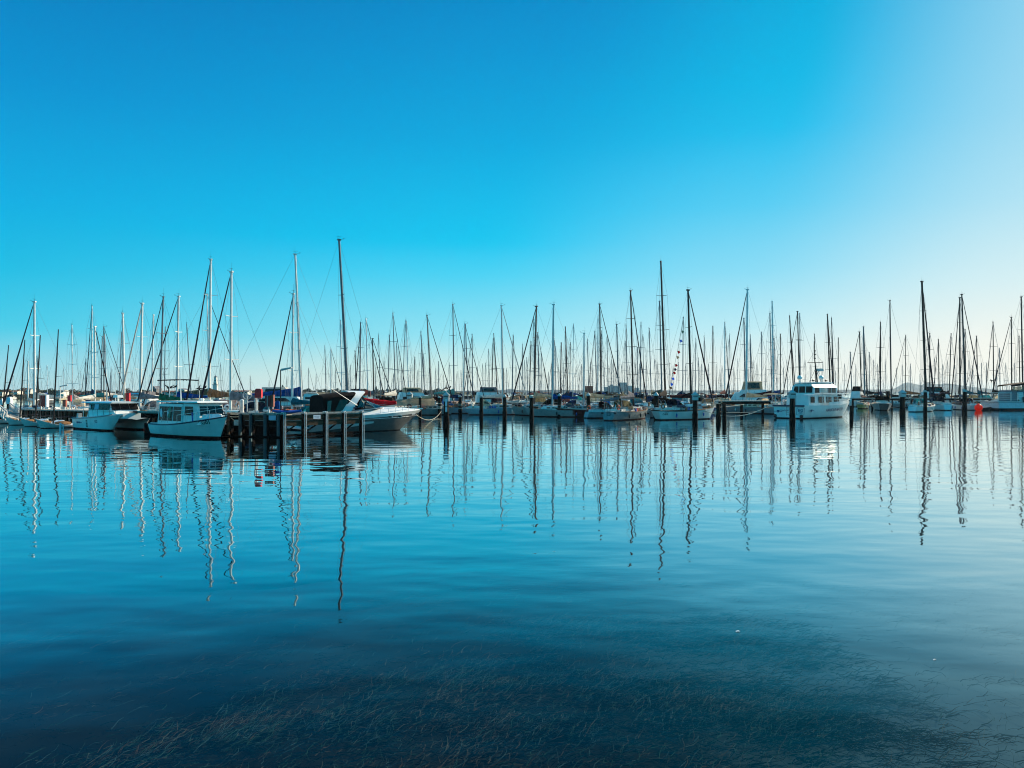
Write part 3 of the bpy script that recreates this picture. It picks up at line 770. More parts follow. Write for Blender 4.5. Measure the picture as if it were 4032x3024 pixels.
    for x, e in ((x0, 0), (x0 + .01, 0), (x1, 0)):
        rings.append([(x, -1.62, zb), (x + (.0 if x < 0 else -.1), -1.6, z1), (x + (.1 if x < 0 else -.5), -1.1, z2), (x + (.1 if x < 0 else -.5), 1.1, z2), (x + (0 if x < 0 else -.1), 1.6, z1), (x, 1.62, zb)])
    m.loft([rings[0], rings[2]]); wh = m.build('wheelhouse', WHITE, r)
    for y0, y1 in ((1.4, .62), (.5, -.35), (-.5, -1.4)):
        pane(wh, 'window', DGLASS, [(x0, y0, 3.35), (x0, y1, 3.35), (x0 + .04, y1, 4.2), (x0 + .04, y0 * .85 if abs(y0) > 1.3 else y0, 4.2)], (-1, 0, 0), .04)
    for sg in (-1, 1):
        for k, (a, b) in enumerate(((x0 + .3, x0 + 1.3), (x0 + 3.3, x0 + 4.1), (x0 + 4.3, x0 + 5.2))):
            pane(wh, 'window', DGLASS if k == 0 else SMOKE, [(a, sg * 1.625, 3.35), (b, sg * 1.625, 3.35), (b, sg * 1.605, 4.05), (a, sg * 1.605, 4.05)], (0, sg, 0), .04)
        m = MB()
        for z in (3.45, 3.72, 4.0, 4.25): m.box((x0 + 2.4, sg * 1.74, z), (1.5, .22, .07))
        m.build('side_louvre', WHITE, wh)
    for y0, y1 in ((-1.45, -.55), (-.45, .45), (.55, 1.45)):
        pane(wh, 'windscreen_pane', DGLASS, [(x1, y0, 3.3), (x1, y1, 3.3), (x1 - .1, y1, 4.1), (x1 - .1, y0, 4.1)], (1, 0, 0), .04)
    m = MB(); m.box(((x0 + x1) / 2 - .2, 0, z2 + .07), (x1 - x0 - .3, 2.5, .09)); m.box((x1 - 1.1, 0, z2 + .16), (1.1, 1.9, .06)); m.build('roof_plate', WHITE, r)
    # walkway rail around the upper deck
    m = MB()
    for sg in (-1, 1):
        pts = []
        for i in range(9):
            t = .30 + .66 * i / 8; x = (t - .5) * L; y = sg * max(.1, h.hw(t) - .15); z = 2.05 + .0 * i
            top = 3.2 + .08 * i / 8; m.tube((x, y, h.sheer(t)), (x, y, top), .022, n=4); pts.append((x, y, top))
        m.path(pts, .045, 5); m.path([(a, b, c_ - .4) for a, b, c_ in pts], .02, 4); m.path([(a, b, c_ - .8) for a, b, c_ in pts], .02, 4)
    m.build('guard_rail', WSPAR, r)
    m = MB(); m.path([(-.5 * L + .2, 2.1, 3.05), (-.5 * L + .2, 1.2, 3.1), (-.36 * L, 1.8, 3.15)], .04, 5); 
    for y in (2.1, 1.2, -2.1): m.tube((-.5 * L + .2, y, 1.7), (-.5 * L + .2, y, 3.08), .03, n=5)
    m.path([(-.5 * L + .2, -2.1, 3.05), (-.42 * L, -2.15, 3.1), (-.2 * L, -2.15, 3.15)], .04, 5); m.build('aft_handrail', WSPAR, r)
    # mast
    mb_ = Vector((x1 - 2.7, 0, z2 + .1)); q = MB()
    q.path([mb_ + Vector((.5, 0, 0)), mb_ + Vector((.25, 0, 1.5)), mb_ + Vector((-.1, 0, 3.0)), mb_ + Vector((-.2, 0, 5.6))], [.11, .09, .07, .04], 6)
    q.tube(mb_ + Vector((-.05, -1.1, 2.7)), mb_ + Vector((-.05, 1.1, 2.75)), .04, n=5)
    for sg in (-1, 1): q.tube(mb_ + Vector((0, sg * .9, 0)), mb_ + Vector((.15, 0, 2.0)), .025, n=4); q.tube(mb_ + Vector((-.05, sg * 1.1, 2.7)), mb_ + Vector((-.15, 0, 4.2)), .014, n=3)
    for z in (3.3, 3.8, 4.3): q.ball(mb_ + Vector((-.08, .0, z)), (.1, .16, .1))
    mt = q.build('signal_mast', DSPAR, r)
    q = MB(); q.box(mb_ + Vector((1.0, 0, 1.75)), (.7, .9, .35), taper=.9); q.tube(mb_ + Vector((.9, 0, 1.6)), mb_ + Vector((.3, 0, .9)), .05, n=5); q.build('radar_scanner', CAPM, mt)
    for x, y in ((x0 + .5, .75), (x1 - 2.4, -.7)):
        q = MB(); q.tube((x, y, z2 + .1), (x, y, z2 + .5), .09, n=8); q.ball((x, y, z2 + .75), (.34, .34, .34)); q.build('satellite_dome', WHITE, r, True)
    q = MB()
    for x, y in ((x0 + 2.0, -.3), (x1 - .9, -.5)): q.tube((x, y, z2 + .1), (x, y, z2 + .35), .03, n=5); q.tube((x - .12, y, z2 + .4), (x + .22, y, z2 + .44), .14, .1, n=8)
    q.build('searchlight', BLACK, r)
    return r

def small_skiff(px, yw, hd, mast, label, mtop, L=4.1):
    P = ground(px, yw); r = empty('sailing_dinghy', P, hd)
    h = Hull(L, 1.8, .55, .26, .98, sw=.75, tm=.5, bow_rake=.55, st_rake=-.35, draft=.22, e0=.3, e1=.8, boot=.05, p=2.0, n=14, lev=7)
    h.build(r, WHITE, REDBOOT)
    m = MB(); rings = []
    for i in range(10):
        t = i / 9 * .98; x = (t - .5) * L; w = max(.02, h.hw(t) - .02); z = h.sheer(t); deep = .34 if .12 < t < .68 else .0
        rings.append([(x, -w, z), (x, -w * .62, z + .03), (x, -w * .5, z - deep), (x, w * .5, z - deep), (x, w * .62, z + .03), (x, w, z)])
    m.loft(rings, closed=False, caps=False); m.build('cockpit', WHITE, r)
    m = MB(); m.ball((-.1 * L, 0, .38), (.75, .4, .2)); m.build('folded_sail', CANVAS['tan'], r)
    if mast:
        top = at(mtop[0], mtop[1], P.y); lt = Matrix.Rotation(-hd, 3, 'Z') @ (top - P)
        m = MB(); b = Vector((.12 * L, 0, .4)); m.path([b, b + (lt - b) * .5, lt], [.075, .07, .045], 7)
        mm = m.build('mast', DSPAR, r, True)
        m = MB(); c = b + (lt - b) * .5
        for sg in (-1, 1): m.tube(c, c + Vector((-.25, sg * .6, .03)), .025, n=4)
        m.build('spreader', DSPAR, mm)
        m = MB()
        for sg in (-1, 1): m.tube((.1 * L, sg * .85, .45), b + (lt - b) * .85, .009, n=3)
        m.tube((.47 * L, 0, .8), b + (lt - b) * .85, .009, n=3); m.build('rigging', WIRE, r)
        m = MB(); m.tube((.1 * L, 0, 1.0), (-.35 * L, .1, 1.05), .04, n=5); m.tube((-.5 * L, .2, .5), (-.5 * L, .2, 1.3), .03, n=4); m.build('boom', DSPAR, r)
    m = MB(); m.box((-.52 * L, 0, .1), (.06, .25, .9)); m.build('rudder', WHITE, r)
    m = MB()
    for sg in (-1, 1): m.path([(-.3 * L, sg * .7, .6), (-.3 * L, sg * .75, .85), (-.42 * L, sg * .7, .85), (-.42 * L, sg * .65, .6)], .02, 4)
    m.build('grab_rail', STEEL, r)
    return tag(r, label, 'sailing dinghy', 'small white dinghies below the gangway')
# ------------------------------------------------------------------ camera, sun, sky
cam = bpy.data.cameras.new('camera'); co = bpy.data.objects.new('camera', cam); COL.objects.link(co)
co.location = (0, 0, CH); co.rotation_euler = (rad(90), 0, 0)
cam.sensor_width = 36; cam.lens = 36 * F / 4032; cam.shift_y = (YH - 1512) / 4032
cam.clip_start = .1; cam.clip_end = 60000; scene.camera = co
SUN_AZ, SUN_EL = rad(50), rad(26)         # clockwise from the viewing direction
sd = Vector((math.sin(SUN_AZ) * math.cos(SUN_EL), math.cos(SUN_AZ) * math.cos(SUN_EL), math.sin(SUN_EL)))
sl = bpy.data.lights.new('sun', 'SUN'); sl.energy = 5.0; sl.angle = rad(.5); sl.color = (1.0, .87, .66)
so = bpy.data.objects.new('sun', sl); COL.objects.link(so); so.rotation_euler = sd.to_track_quat('Z', 'Y').to_euler()

world = bpy.data.worlds.new('World'); scene.world = world; world.use_nodes = True
nt = world.node_tree; nt.nodes.clear(); NN = nt.nodes.new; LK = nt.links.new
out = NN('ShaderNodeOutputWorld'); bg = NN('ShaderNodeBackground'); LK(bg.outputs[0], out.inputs[0])
tc = NN('ShaderNodeTexCoord'); sp = NN('ShaderNodeSeparateXYZ'); LK(tc.outputs['Generated'], sp.inputs[0])
def M_(op, a, b=None, c=None, clamp=False):
    n = NN('ShaderNodeMath'); n.operation = op; n.use_clamp = clamp
    for i, v in enumerate((a, b, c)):
        if v is None: continue
        if isinstance(v, (int, float)): n.inputs[i].default_value = v
        else: LK(v, n.inputs[i])
    return n.outputs[0]
# elevation (0 at the horizon, 1 overhead) and closeness to the sun's bearing
xy = M_('SQRT', M_('ADD', M_('MULTIPLY', sp.outputs[0], sp.outputs[0]), M_('MULTIPLY', sp.outputs[1], sp.outputs[1])))
el = M_('DIVIDE', M_('ARCTAN2', M_('MAXIMUM', sp.outputs[2], 0.0), M_('MAXIMUM', xy, 1e-4)), math.pi / 2)
cs = M_('DIVIDE', M_('ADD', M_('MULTIPLY', sp.outputs[0], math.sin(SUN_AZ)), M_('MULTIPLY', sp.outputs[1], math.cos(SUN_AZ))), M_('MAXIMUM', xy, 1e-4))
def s2l(c): return tuple(((k / 255 + .055) / 1.055) ** 2.4 if k > 10 else k / 255 / 12.92 for k in c)
def ramp(stops):
    n = NN('ShaderNodeValToRGB'); n.color_ramp.interpolation = 'EASE' if False else 'LINEAR'
    e = n.color_ramp.elements
    while len(e) < len(stops): e.new(.5)
    for q, (deg, c) in zip(e, stops): q.position = deg / 90; q.color = (*s2l(c), 1)
    LK(el, n.inputs[0]); return n.outputs[0]
far_ = ramp([(0, (165, 216, 220)), (1.6, (135, 212, 230)), (4.0, (50, 202, 232)), (7.5, (0, 188, 228)), (12, (0, 173, 228)), (19, (0, 147, 212)), (27, (0, 123, 192)), (60, (0, 112, 180)), (90, (0, 108, 178))])
mid_ = ramp([(0, (240, 241, 224)), (1.6, (212, 238, 230)), (4.0, (146, 226, 242)), (8.5, (72, 210, 244)), (11.0, (0, 198, 242)), (13.7, (0, 188, 237)), (18, (0, 170, 226)), (24, (0, 151, 214)), (27, (0, 142, 207)), (60, (0, 116, 182)), (90, (0, 108, 178))])
nea_ = ramp([(0, (252, 248, 234)), (3, (246, 247, 238)), (7, (214, 239, 243)), (12, (178, 226, 243)), (17, (160, 218, 241)), (24, (156, 215, 240)), (27, (156, 215, 240)), (60, (40, 140, 200)), (90, (0, 108, 178))])
qtr_ = ramp([(0, (247, 245, 230)), (2, (228, 242, 238)), (4.5, (186, 234, 244)), (8.5, (134, 219, 245)), (13, (84, 204, 243)), (18, (24, 190, 238)), (21, (0, 184, 233)), (27, (0, 171, 223)), (60, (0, 122, 186)), (90, (0, 108, 178))])
sunw = ramp([(0, (255, 250, 236)), (14, (255, 250, 240)), (26, (232, 244, 252)), (50, (80, 165, 225)), (90, (0, 84, 150))])
def mix(f, a, b):
    n = NN('ShaderNodeMix'); n.data_type = 'RGBA'; LK(f, n.inputs[0]); LK(a, n.inputs[6]); LK(b, n.inputs[7]); return n.outputs[2]
def rng(v, a, b, sm=True):
    n = NN('ShaderNodeMapRange'); n.interpolation_type = 'SMOOTHSTEP' if sm else 'LINEAR'; LK(v, n.inputs[0]); n.inputs[1].default_value = a; n.inputs[2].default_value = b; return n.outputs[0]
ang = M_('MULTIPLY', M_('ARCCOSINE', M_('MAXIMUM', M_('MINIMUM', cs, .9999), -.9999)), 180 / math.pi)   # degrees away from the sun's bearing
ang = M_('MAXIMUM', M_('ADD', ang, M_('MULTIPLY', M_('SUBTRACT', M_('MINIMUM', M_('MULTIPLY', el, 90.0), 34.0), 13.0), .36)), 0.0)   # the glow leans towards the horizon
back = ramp([(0, (150, 216, 232)), (4, (50, 210, 240)), (12, (0, 198, 240)), (27, (0, 172, 228)), (60, (0, 126, 194)), (90, (0, 108, 178))])  # unseen sky behind the viewer, shaped bluer to tint the hulls facing it
c = mix(rng(ang, 88, 48), far_, mid_); c = mix(rng(ang, 52, 31), c, qtr_); c = mix(rng(ang, 33, 13), c, nea_); c = mix(rng(ang, 10, 1), c, sunw)
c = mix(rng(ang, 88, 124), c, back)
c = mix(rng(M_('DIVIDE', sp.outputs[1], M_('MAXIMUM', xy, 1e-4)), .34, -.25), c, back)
sky = NN('ShaderNodeTexSky'); sky.sky_type = 'NISHITA'; sky.sun_disc = False; sky.sun_elevation = SUN_EL; sky.sun_rotation = SUN_AZ
ad = NN('ShaderNodeMix'); ad.data_type = 'RGBA'; ad.blend_type = 'ADD'; ad.inputs[0].default_value = 0.0003; LK(c, ad.inputs[6]); LK(sky.outputs[0], ad.inputs[7])
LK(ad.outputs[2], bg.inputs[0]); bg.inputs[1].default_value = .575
vs_ = scene.view_settings; vs_.view_transform = 'Standard'; vs_.look = 'None'; vs_.exposure = .80; vs_.gamma = 1
scene.cycles.use_denoising = True; scene.cycles.filter_width = 1.1
scene.cycles.max_bounces = 8; scene.cycles.transparent_max_bounces = 24; scene.cycles.caustics_reflective = False; scene.cycles.caustics_refractive = False
scene.cycles.sample_clamp_indirect = 4
try: scene.cycles.denoising_prefilter = 'ACCURATE'
except Exception: pass

# ------------------------------------------------------------------ water, sea bed, weed
m = bpy.data.materials.new('harbour water'); m.use_nodes = True; nt = m.node_tree; nt.nodes.clear(); NN = nt.nodes.new; LK = nt.links.new
out = NN('ShaderNodeOutputMaterial'); mx = NN('ShaderNodeMixShader'); tr = NN('ShaderNodeBsdfTransparent'); gl = NN('ShaderNodeBsdfGlossy'); fr = NN('ShaderNodeFresnel')
fr.inputs[0].default_value = 1.36; tr.inputs[0].default_value = (.42, .58, .62, 1); gl.inputs['Roughness'].default_value = .0; gl.inputs[0].default_value = (.88, .99, 1.0, 1)
geo = NN('ShaderNodeNewGeometry')
def nz(scale, sx, sy, rot, detail, rough=.5, dist=0.0):
    mp = NN('ShaderNodeMapping'); mp.inputs['Scale'].default_value = (sx, sy, 1); mp.inputs['Rotation'].default_value = (0, 0, rot)
    LK(geo.outputs['Position'], mp.inputs[0]); n = NN('ShaderNodeTexNoise'); n.inputs['Scale'].default_value = scale; n.inputs['Detail'].default_value = detail
    n.inputs['Roughness'].default_value = rough; n.inputs['Distortion'].default_value = dist; LK(mp.outputs[0], n.inputs[0]); return n.outputs[0]
b1 = nz(.55, .55, 1.0, .25, 2.0); b2 = nz(2.2, .5, 1.0, -.2, 2.0); b3 = nz(.12, .6, 1, .1, 2)
# wind ruffles on the open water towards the sun, sheltered glassy water elsewhere
pat = NN('ShaderNodeMapRange'); LK(b3, pat.inputs[0]); pat.inputs[1].default_value = .42; pat.inputs[2].default_value = .62; pat.inputs[3].default_value = .35; pat.inputs[4].default_value = 1.0
spx = NN('ShaderNodeSeparateXYZ'); LK(geo.outputs['Position'], spx.inputs[0])
shx = NN('ShaderNodeMapRange'); LK(spx.outputs[0], shx.inputs[0]); shx.inputs[1].default_value = -5; shx.inputs[2].default_value = 25; shx.inputs[3].default_value = .55; shx.inputs[4].default_value = 1.25
mu = NN('ShaderNodeMath'); mu.operation = 'MULTIPLY'; LK(pat.outputs[0], mu.inputs[0]); LK(shx.outputs[0], mu.inputs[1])
m2 = NN('ShaderNodeMath'); m2.operation = 'MULTIPLY'; LK(b2, m2.inputs[0]); LK(mu.outputs[0], m2.inputs[1])
m3 = NN('ShaderNodeMath'); m3.operation = 'MULTIPLY_ADD'; LK(m2.outputs[0], m3.inputs[0]); m3.inputs[1].default_value = .19; LK(b1, m3.inputs[2])
bp = NN('ShaderNodeBump'); bp.inputs['Distance'].default_value = .032; bp.inputs['Strength'].default_value = 1; LK(m3.outputs[0], bp.inputs['Height'])
LK(bp.outputs[0], gl.inputs['Normal']); pass
dt = NN('ShaderNodeVectorMath'); dt.operation = 'DOT_PRODUCT'; LK(geo.outputs['Incoming'], dt.inputs[0]); LK(bp.outputs[0], dt.inputs[1])
ab = NN('ShaderNodeMath'); ab.operation = 'ABSOLUTE'; LK(dt.outputs['Value'], ab.inputs[0])
cr = NN('ShaderNodeValToRGB'); LK(ab.outputs[0], cr.inputs[0]); el_ = cr.color_ramp.elements
RF = [(0, 1), (.07, .93), (.15, .71), (.21, .54), (.265, .31), (.31, .16), (.36, .075), (.44, .038)]
while len(el_) < len(RF): el_.new(.5)
for q_, (p_, v_) in zip(el_, RF): q_.position = p_; q_.color = (v_, v_, v_, 1)
LK(cr.outputs[0], mx.inputs[0]); LK(tr.outputs[0], mx.inputs[1]); LK(gl.outputs[0], mx.inputs[2]); LK(mx.outputs[0], out.inputs[0])
WATER = m
mb = MB(); S = 16000
mb.add([(-S, -200, 0), (S, -200, 0), (S, 24000, 0), (-S, 24000, 0)], [(0, 1, 2, 3)])
tag(mb.build('water', WATER), 'calm blue harbour water with long wavering mast reflections', 'water', kind='structure')

def bed_z(x, y):
    base = -.55 - max(0, (y - 7)) * .10 - max(0, -x - 1.5) * .10 if y < 26 else -2.6
    return max(-3.2, base + .28 * noise.noise(Vector((x * .35, y * .35, 0))) - (.35 if False else 0))
bedm = mat('sea bed silt', (.022, .016, .012), .95, var=.4, scale=.45, wear=(.002, .003, .004))
nb = bedm.node_tree; pb = nb.nodes['Principled BSDF']; g_ = nb.nodes.new('ShaderNodeNewGeometry'); sx_ = nb.nodes.new('ShaderNodeSeparateXYZ'); nb.links.new(g_.outputs['Position'], sx_.inputs[0])
nn = nb.nodes.new('ShaderNodeTexNoise'); nn.inputs['Scale'].default_value = .5; nb.links.new(g_.outputs['Position'], nn.inputs[0])
a_ = nb.nodes.new('ShaderNodeMath'); a_.operation = 'MULTIPLY_ADD'; nb.links.new(nn.outputs[0], a_.inputs[0]); a_.inputs[1].default_value = 5.0; nb.links.new(sx_.outputs[0], a_.inputs[2])
r_ = nb.nodes.new('ShaderNodeMapRange'); nb.links.new(a_.outputs[0], r_.inputs[0]); r_.inputs[1].default_value = 4.5; r_.inputs[2].default_value = 8.5
x_ = nb.nodes.new('ShaderNodeMix'); x_.data_type = 'RGBA'; nb.links.new(r_.outputs[0], x_.inputs[0]); nb.links.new(pb.inputs['Base Color'].links[0].from_socket, x_.inputs[6]); x_.inputs[7].default_value = (.13, .15, .17, 1); nb.links.new(x_.outputs[2], pb.inputs['Base Color'])
mb = MB(); xs = [-600, -60, -30] + [-20 + i * .33 for i in range(122)] + [30, 60, 600]; ys = [-5] + [3 + i * .33 for i in range(72)] + [30, 40, 80, 900, 24000]
vs = [(x if abs(x) < 600 or y < 900 else x * 30, y, bed_z(x, y)) for y in ys for x in xs]; n = len(xs)
mb.add(vs, [(j * n + i, j * n + i + 1, (j + 1) * n + i + 1, (j + 1) * n + i) for j in range(len(ys) - 1) for i in range(n - 1)])
tag(mb.build('sea_bed', bedm, smooth=True), 'dark silty sea bed showing through the shallow water', 'sea bed', kind='structure')
WEEDS = [mat('pale dead seagrass', (.19, .12, .08), .8, var=.2), mat('green seagrass', (.035, .07, .045), .8, var=.3), mat('rusty seaweed', (.14, .06, .035), .8, var=.3), mat('grey blue silted seagrass', (.075, .10, .095), .8, var=.2)]
mb = MB(); R2 = random.Random(5); cnt = 0
while cnt < 62000:
    y = 5.2 + 17 * R2.random() ** 1.3; x = R2.uniform(-.70, .68) * y
    d = noise.noise(Vector((x * .32, y * .42, 3))) + .5 * noise.noise(Vector((x * 1.1, y * 1.3, 7)))
    dens = .16 + .42 * (d > -.08) + .42 * (d > .15)
    px_ = CX + F * x / y; lim = [(-400, 8.0), (0, 8.9), (700, 10.0), (1300, 12.2), (2000, 14.5), (2600, 16.5), (3200, 14.0), (3600, 10.0), (4100, 7.5), (5000, 6.0)]
    for (u0, v0), (u1, v1) in zip(lim[:-1], lim[1:]):
        if u0 <= px_ < u1: mxd = v0 + (v1 - v0) * (px_ - u0) / (u1 - u0)
    if y > mxd * (.86 + .3 * R2.random()): dens *= .04
    if R2.random() > dens: continue
    z = bed_z(x, y) + .05; a = .9 * noise.noise(Vector((x * .5, y * .5, 11))) + R2.gauss(.05, .75); ln = R2.uniform(.12, .5) * (1 if R2.random() < .85 else .5); cu = R2.uniform(-2.4, 2.4); w = R2.uniform(.0018, .0050)
    px, py, pz = x, y, z; L_ = []; k = 4
    for i in range(k + 1):
        nx, ny = -math.sin(a), math.cos(a); ww = w * (1 - i / (k + 1))
        L_ += [(px - nx * ww, py - ny * ww, pz - ww), (px + nx * ww, py + ny * ww, pz + ww)]
        px += math.cos(a) * ln / k; py += math.sin(a) * ln / k; pz += R2.uniform(0, .035) if i < 2 else R2.uniform(-.03, .01); a += cu / k
    br = noise.noise(Vector((x * .6, y * .6, 21))) > .12
    mi = 0 if R2.random() < (.20 if br else .05) else (2 if br and R2.random() < .6 else (1 if R2.random() < .5 else (2 if R2.random() < .3 else 3)))
    mb.add(L_, [(2 * i, 2 * i + 2, 2 * i + 3, 2 * i + 1) for i in range(k)], mi); cnt += 1
tag(mb.build('seaweed', WEEDS), 'thin tangled strands of seagrass lying on the bed near the shore', 'seaweed', kind='stuff')
for i, (px, py, lb) in enumerate(((2905, 2487, 'tiny white petal floating over the weed bed'), (3680, 2599, 'tiny white petal floating alone on the open blue water'))):
    p = ground(px, py); mb = MB(); q = .035 - .012 * i; mb.add([(-q, -.4 * q, .004), (0, -q * .5, .012), (q, 0, .006), (.2 * q, q * .6, .012), (-.7 * q, q * .5, .005)], [(0, 1, 2, 3, 4)])
    o = mb.build('floating_petal', SIGNW); o.location = p; tag(o, lb, 'petal')

# ------------------------------------------------------------------ far shore
hillm = mat('dry scrubby slope', (.11, .085, .05), .95, var=.4, scale=.05, wear=(.03, .04, .02))
def ridge(name, pts, depth, m, label, base=-1.0, cat='hills', rough=0.0, back=.7):
    mb = MB(); rings = []
    for i, (px, py, d) in enumerate(pts):
        p = at(px, py, d); z = p.z + (RND.uniform(-rough, rough)); q = at(px, YH, d + depth)
        rings.append([(p.x, p.y - depth * .25, base), (p.x, p.y, .5 + .25 * z), (p.x * 1.02, p.y + depth * .3, z), (q.x, q.y, z * back), (q.x, q.y + depth * .2, base)])
    mb.loft(rings, closed=False, caps=False); o = mb.build(name, m, smooth=True); return tag(o, label, cat, kind='structure')
ridge('hills', [(-500, 1536, 430), (-60, 1536, 430), (20, 1535, 430), (100, 1540, 440), (200, 1542, 450), (330, 1542, 480), (450, 1541, 520), (620, 1541, 560), (760, 1543, 620), (900, 1543, 660), (1050, 1543, 720), (1280, 1543, 800), (1500, 1543, 900), (1800, 1543, 1000), (1900, 1547, 1010)],
      160, hillm, 'low scrubby slope of the near shore behind the marina')
farm = mat('distant land', (.07, .09, .10), .95, var=.3, scale=.01)
ridge('far_shore', [(1700, 1541, 2200), (1900, 1537, 2300), (2000, 1535, 2400), (2100, 1538, 2400), (2200, 1534, 2400), (2300, 1536, 2400), (2400, 1538, 2400), (2550, 1534, 2400), (2700, 1537, 2600), (2900, 1536, 3000), (3100, 1536, 3300), (3300, 1534, 3300), (3500, 1533, 3300), (3700, 1534, 3300), (4100, 1534, 3300), (4600, 1536, 3300)], 500, farm,
      'long low hazy far shore along the horizon', cat='shore', rough=.5)
ridge('far_hill', [(1960, 1541, 4800), (1990, 1534, 4800), (2012, 1530, 4800), (2040, 1536, 4800), (2080, 1541, 4800)], 500, farm, 'small pale hill on the horizon between the masts', cat='hill')
ridge('mountains', [(3540, 1538, 4200), (3590, 1528, 4200), (3625, 1507, 4200), (3642, 1503, 4200), (3660, 1511, 4200), (3690, 1521, 4200), (3712, 1506, 4200), (3725, 1505, 4200), (3745, 1513, 4200), (3790, 1508, 4200), (3810, 1508, 4200), (3840, 1513, 4200), (3880, 1519, 4200), (3930, 1528, 4200), (3990, 1534, 4200), (4100, 1538, 4200)], 900, farm, 'pale blue hazy mountains beyond the masts on the sunny side', cat='mountains')

# trees: a few kinds, copied
leafm = [mat('dark olive foliage', (.035, .05, .022), .9, var=.4, scale=1), mat('brown autumn foliage', (.16, .075, .03), .9, var=.35, scale=1), mat('grey green foliage', (.07, .085, .055), .9, var=.35, scale=1)]
barkm = mat('tree bark', (.10, .075, .055), .9, var=.3)
def make_tree(kind, lm, loc, H):
    r = empty(kind, loc)
    mb = MB(); hh = H * (.45 if kind != 'pine_tree' else .9); mb.path([(0, 0, -.5), (.1, 0, hh * .5), (0, .1, hh)], [H * .035, H * .026, H * .012], 6)
    if kind != 'pine_tree':
        for k in range(4): a = k * 1.6; mb.tube((.05, 0, hh * .6), (math.cos(a) * H * .22, math.sin(a) * H * .22, H * .68), H * .014, H * .006, n=4)
    mb.build('trunk', barkm, r)
    mb = MB(); lobes = []
    if kind == 'pine_tree':
        for k in range(9): f = k / 8; lobes.append(((0, 0, H * (.2 + .78 * f)), H * (.22 * (1 - f) + .03), H * .07))
    elif kind == 'cypress_tree':
        for k in range(6): f = k / 5; lobes.append(((0, 0, H * (.15 + .8 * f)), H * (.10 - .07 * f), H * .12))
    else:
        for k in range(9):
            a = RND.uniform(0, 6.28); q = RND.uniform(0, .33) * H; lobes.append(((q * math.cos(a), q * math.sin(a), H * RND.uniform(.45, .85)), H * RND.uniform(.13, .24), H * RND.uniform(.10, .18)))
    for c_, rx, rz in lobes:
        for i in range(60):
            v = Vector((RND.gauss(0, 1), RND.gauss(0, 1), RND.gauss(0, 1))).normalized() * RND.uniform(.55, 1.08)
            p = Vector((c_[0] + v.x * rx, c_[1] + v.y * rx, c_[2] + v.z * rz)); s_ = H * RND.uniform(.018, .045)
            a = Vector((RND.uniform(-1, 1), RND.uniform(-1, 1), RND.uniform(-1, 1))).normalized(); b = a.cross(v).normalized(); a = a * s_; b = b * s_
            mb.add([p - a - b * .5, p + a - b, p + a * .6 + b, p - a * .8 + b * .8], [(0, 1, 2, 3)])
    mb.build('crown', lm, r); return r
protos = {}
TREE_N = 0
def tree(kind, li, px, py, d, label, group, zb=None):
    """kind of tree whose top is seen at px, py"""
    global TREE_N
    top = at(px, py, d); H = RND.uniform(4.5, 7.5) * (d / 450) ** .5 if kind == 'bushy_tree' else top.z - (2.2 if zb is None else zb); zb = top.z - H
    key = (kind, li, TREE_N % 3); TREE_N += 1
    loc = Vector((top.x, d, zb)); s_ = H / 8.0
    if key not in protos: protos[key] = r = make_tree(kind, leafm[li], loc, 8.0); r.scale = (s_ * 1.3, s_ * 1.3, s_)
    else: r = copy_thing(protos[key], loc, RND.uniform(0, 6), (s_ * RND.uniform(1.1, 1.7), s_ * 1.2, s_))
    return tag(r, label, 'tree', group)
nt_ = 0
kn = ['dark bushy', 'brown autumn', 'grey green']
x = -30
while x < 640:
    for row in range(4):
        li = 1 if noise.noise(Vector((x * .018, row, 5))) > .05 else (0 if RND.random() < .7 else 2)
        yt = 1531 + 6 * noise.noise(Vector((x * .03, 2, 1))) + (x > 250) * 2 - (4 if 60 < x < 130 else 0) + row * 9 + RND.uniform(-4, 4)
        nt_ += 1; d_ = (435 + x * .15) - row * 20
        near_ = 'the white cliff house' if x < 60 else ('the tallest mast by the gangway' if x < 180 else ('the open white villa' if x < 330 else ('the white catamaran roof' if x < 540 else 'the gabled cottage')))
        tree('bushy_tree', li, x + RND.uniform(-5, 5), yt, d_, f'{kn[li]} tree {["topping the ridge", "high on the slope", "lower down the slope", "by the shore"][row]} beyond {near_}', f'{kn[li]} shore trees {["topping the ridge", "high on the slope", "lower down the slope", "by the shore"][row]} beyond {near_}', zb=1.5)
    x += RND.uniform(17, 29)
x = 650
while x < 1800:
    if not (1395 < x < 1420):
        yt = (1533 if x < 1000 else 1530) + 5 * noise.noise(Vector((x * .02, 2, 1))) + RND.uniform(-3, 4); d_ = 640 + (x - 650) * .3
        li = 2 if RND.random() < .5 else 0
        near_ = 'the white tower' if x < 1000 else ('the lamp post' if x < 1250 else ('the motor cruiser' if x < 1500 else 'the capped piles'))
        tree('bushy_tree', li, x, yt, d_, f'small {kn[li]} distant tree on the skyline beyond {near_}', f'small {kn[li]} skyline trees beyond {near_}', zb=1.2)
    x += RND.uniform(9, 24)
for px, py, k, lb in ((1113, 1517, 'pine_tree', 'tall conical pine on the skyline beside the lamp post'), (1481, 1521, 'pine_tree', 'layered conical pine on the skyline above the red boat cover'), (1070, 1532, 'cypress_tree', 'dark slim cypress on the skyline above the red cabinets, shortest of the three'), (1075, 1530, 'cypress_tree', 'dark slim cypress on the skyline above the red cabinets, middle one'), (1081, 1533, 'cypress_tree', 'dark slim cypress on the skyline above the red cabinets, nearest the lamp post')):
    tree(k, 0, px, py, 640 + (px - 650) * .3, lb, None, zb=1.0)
tree('bushy_tree', 2, 1703, 1529, 700, 'broad grey green tree standing out above the cream boom tent', None, zb=1)

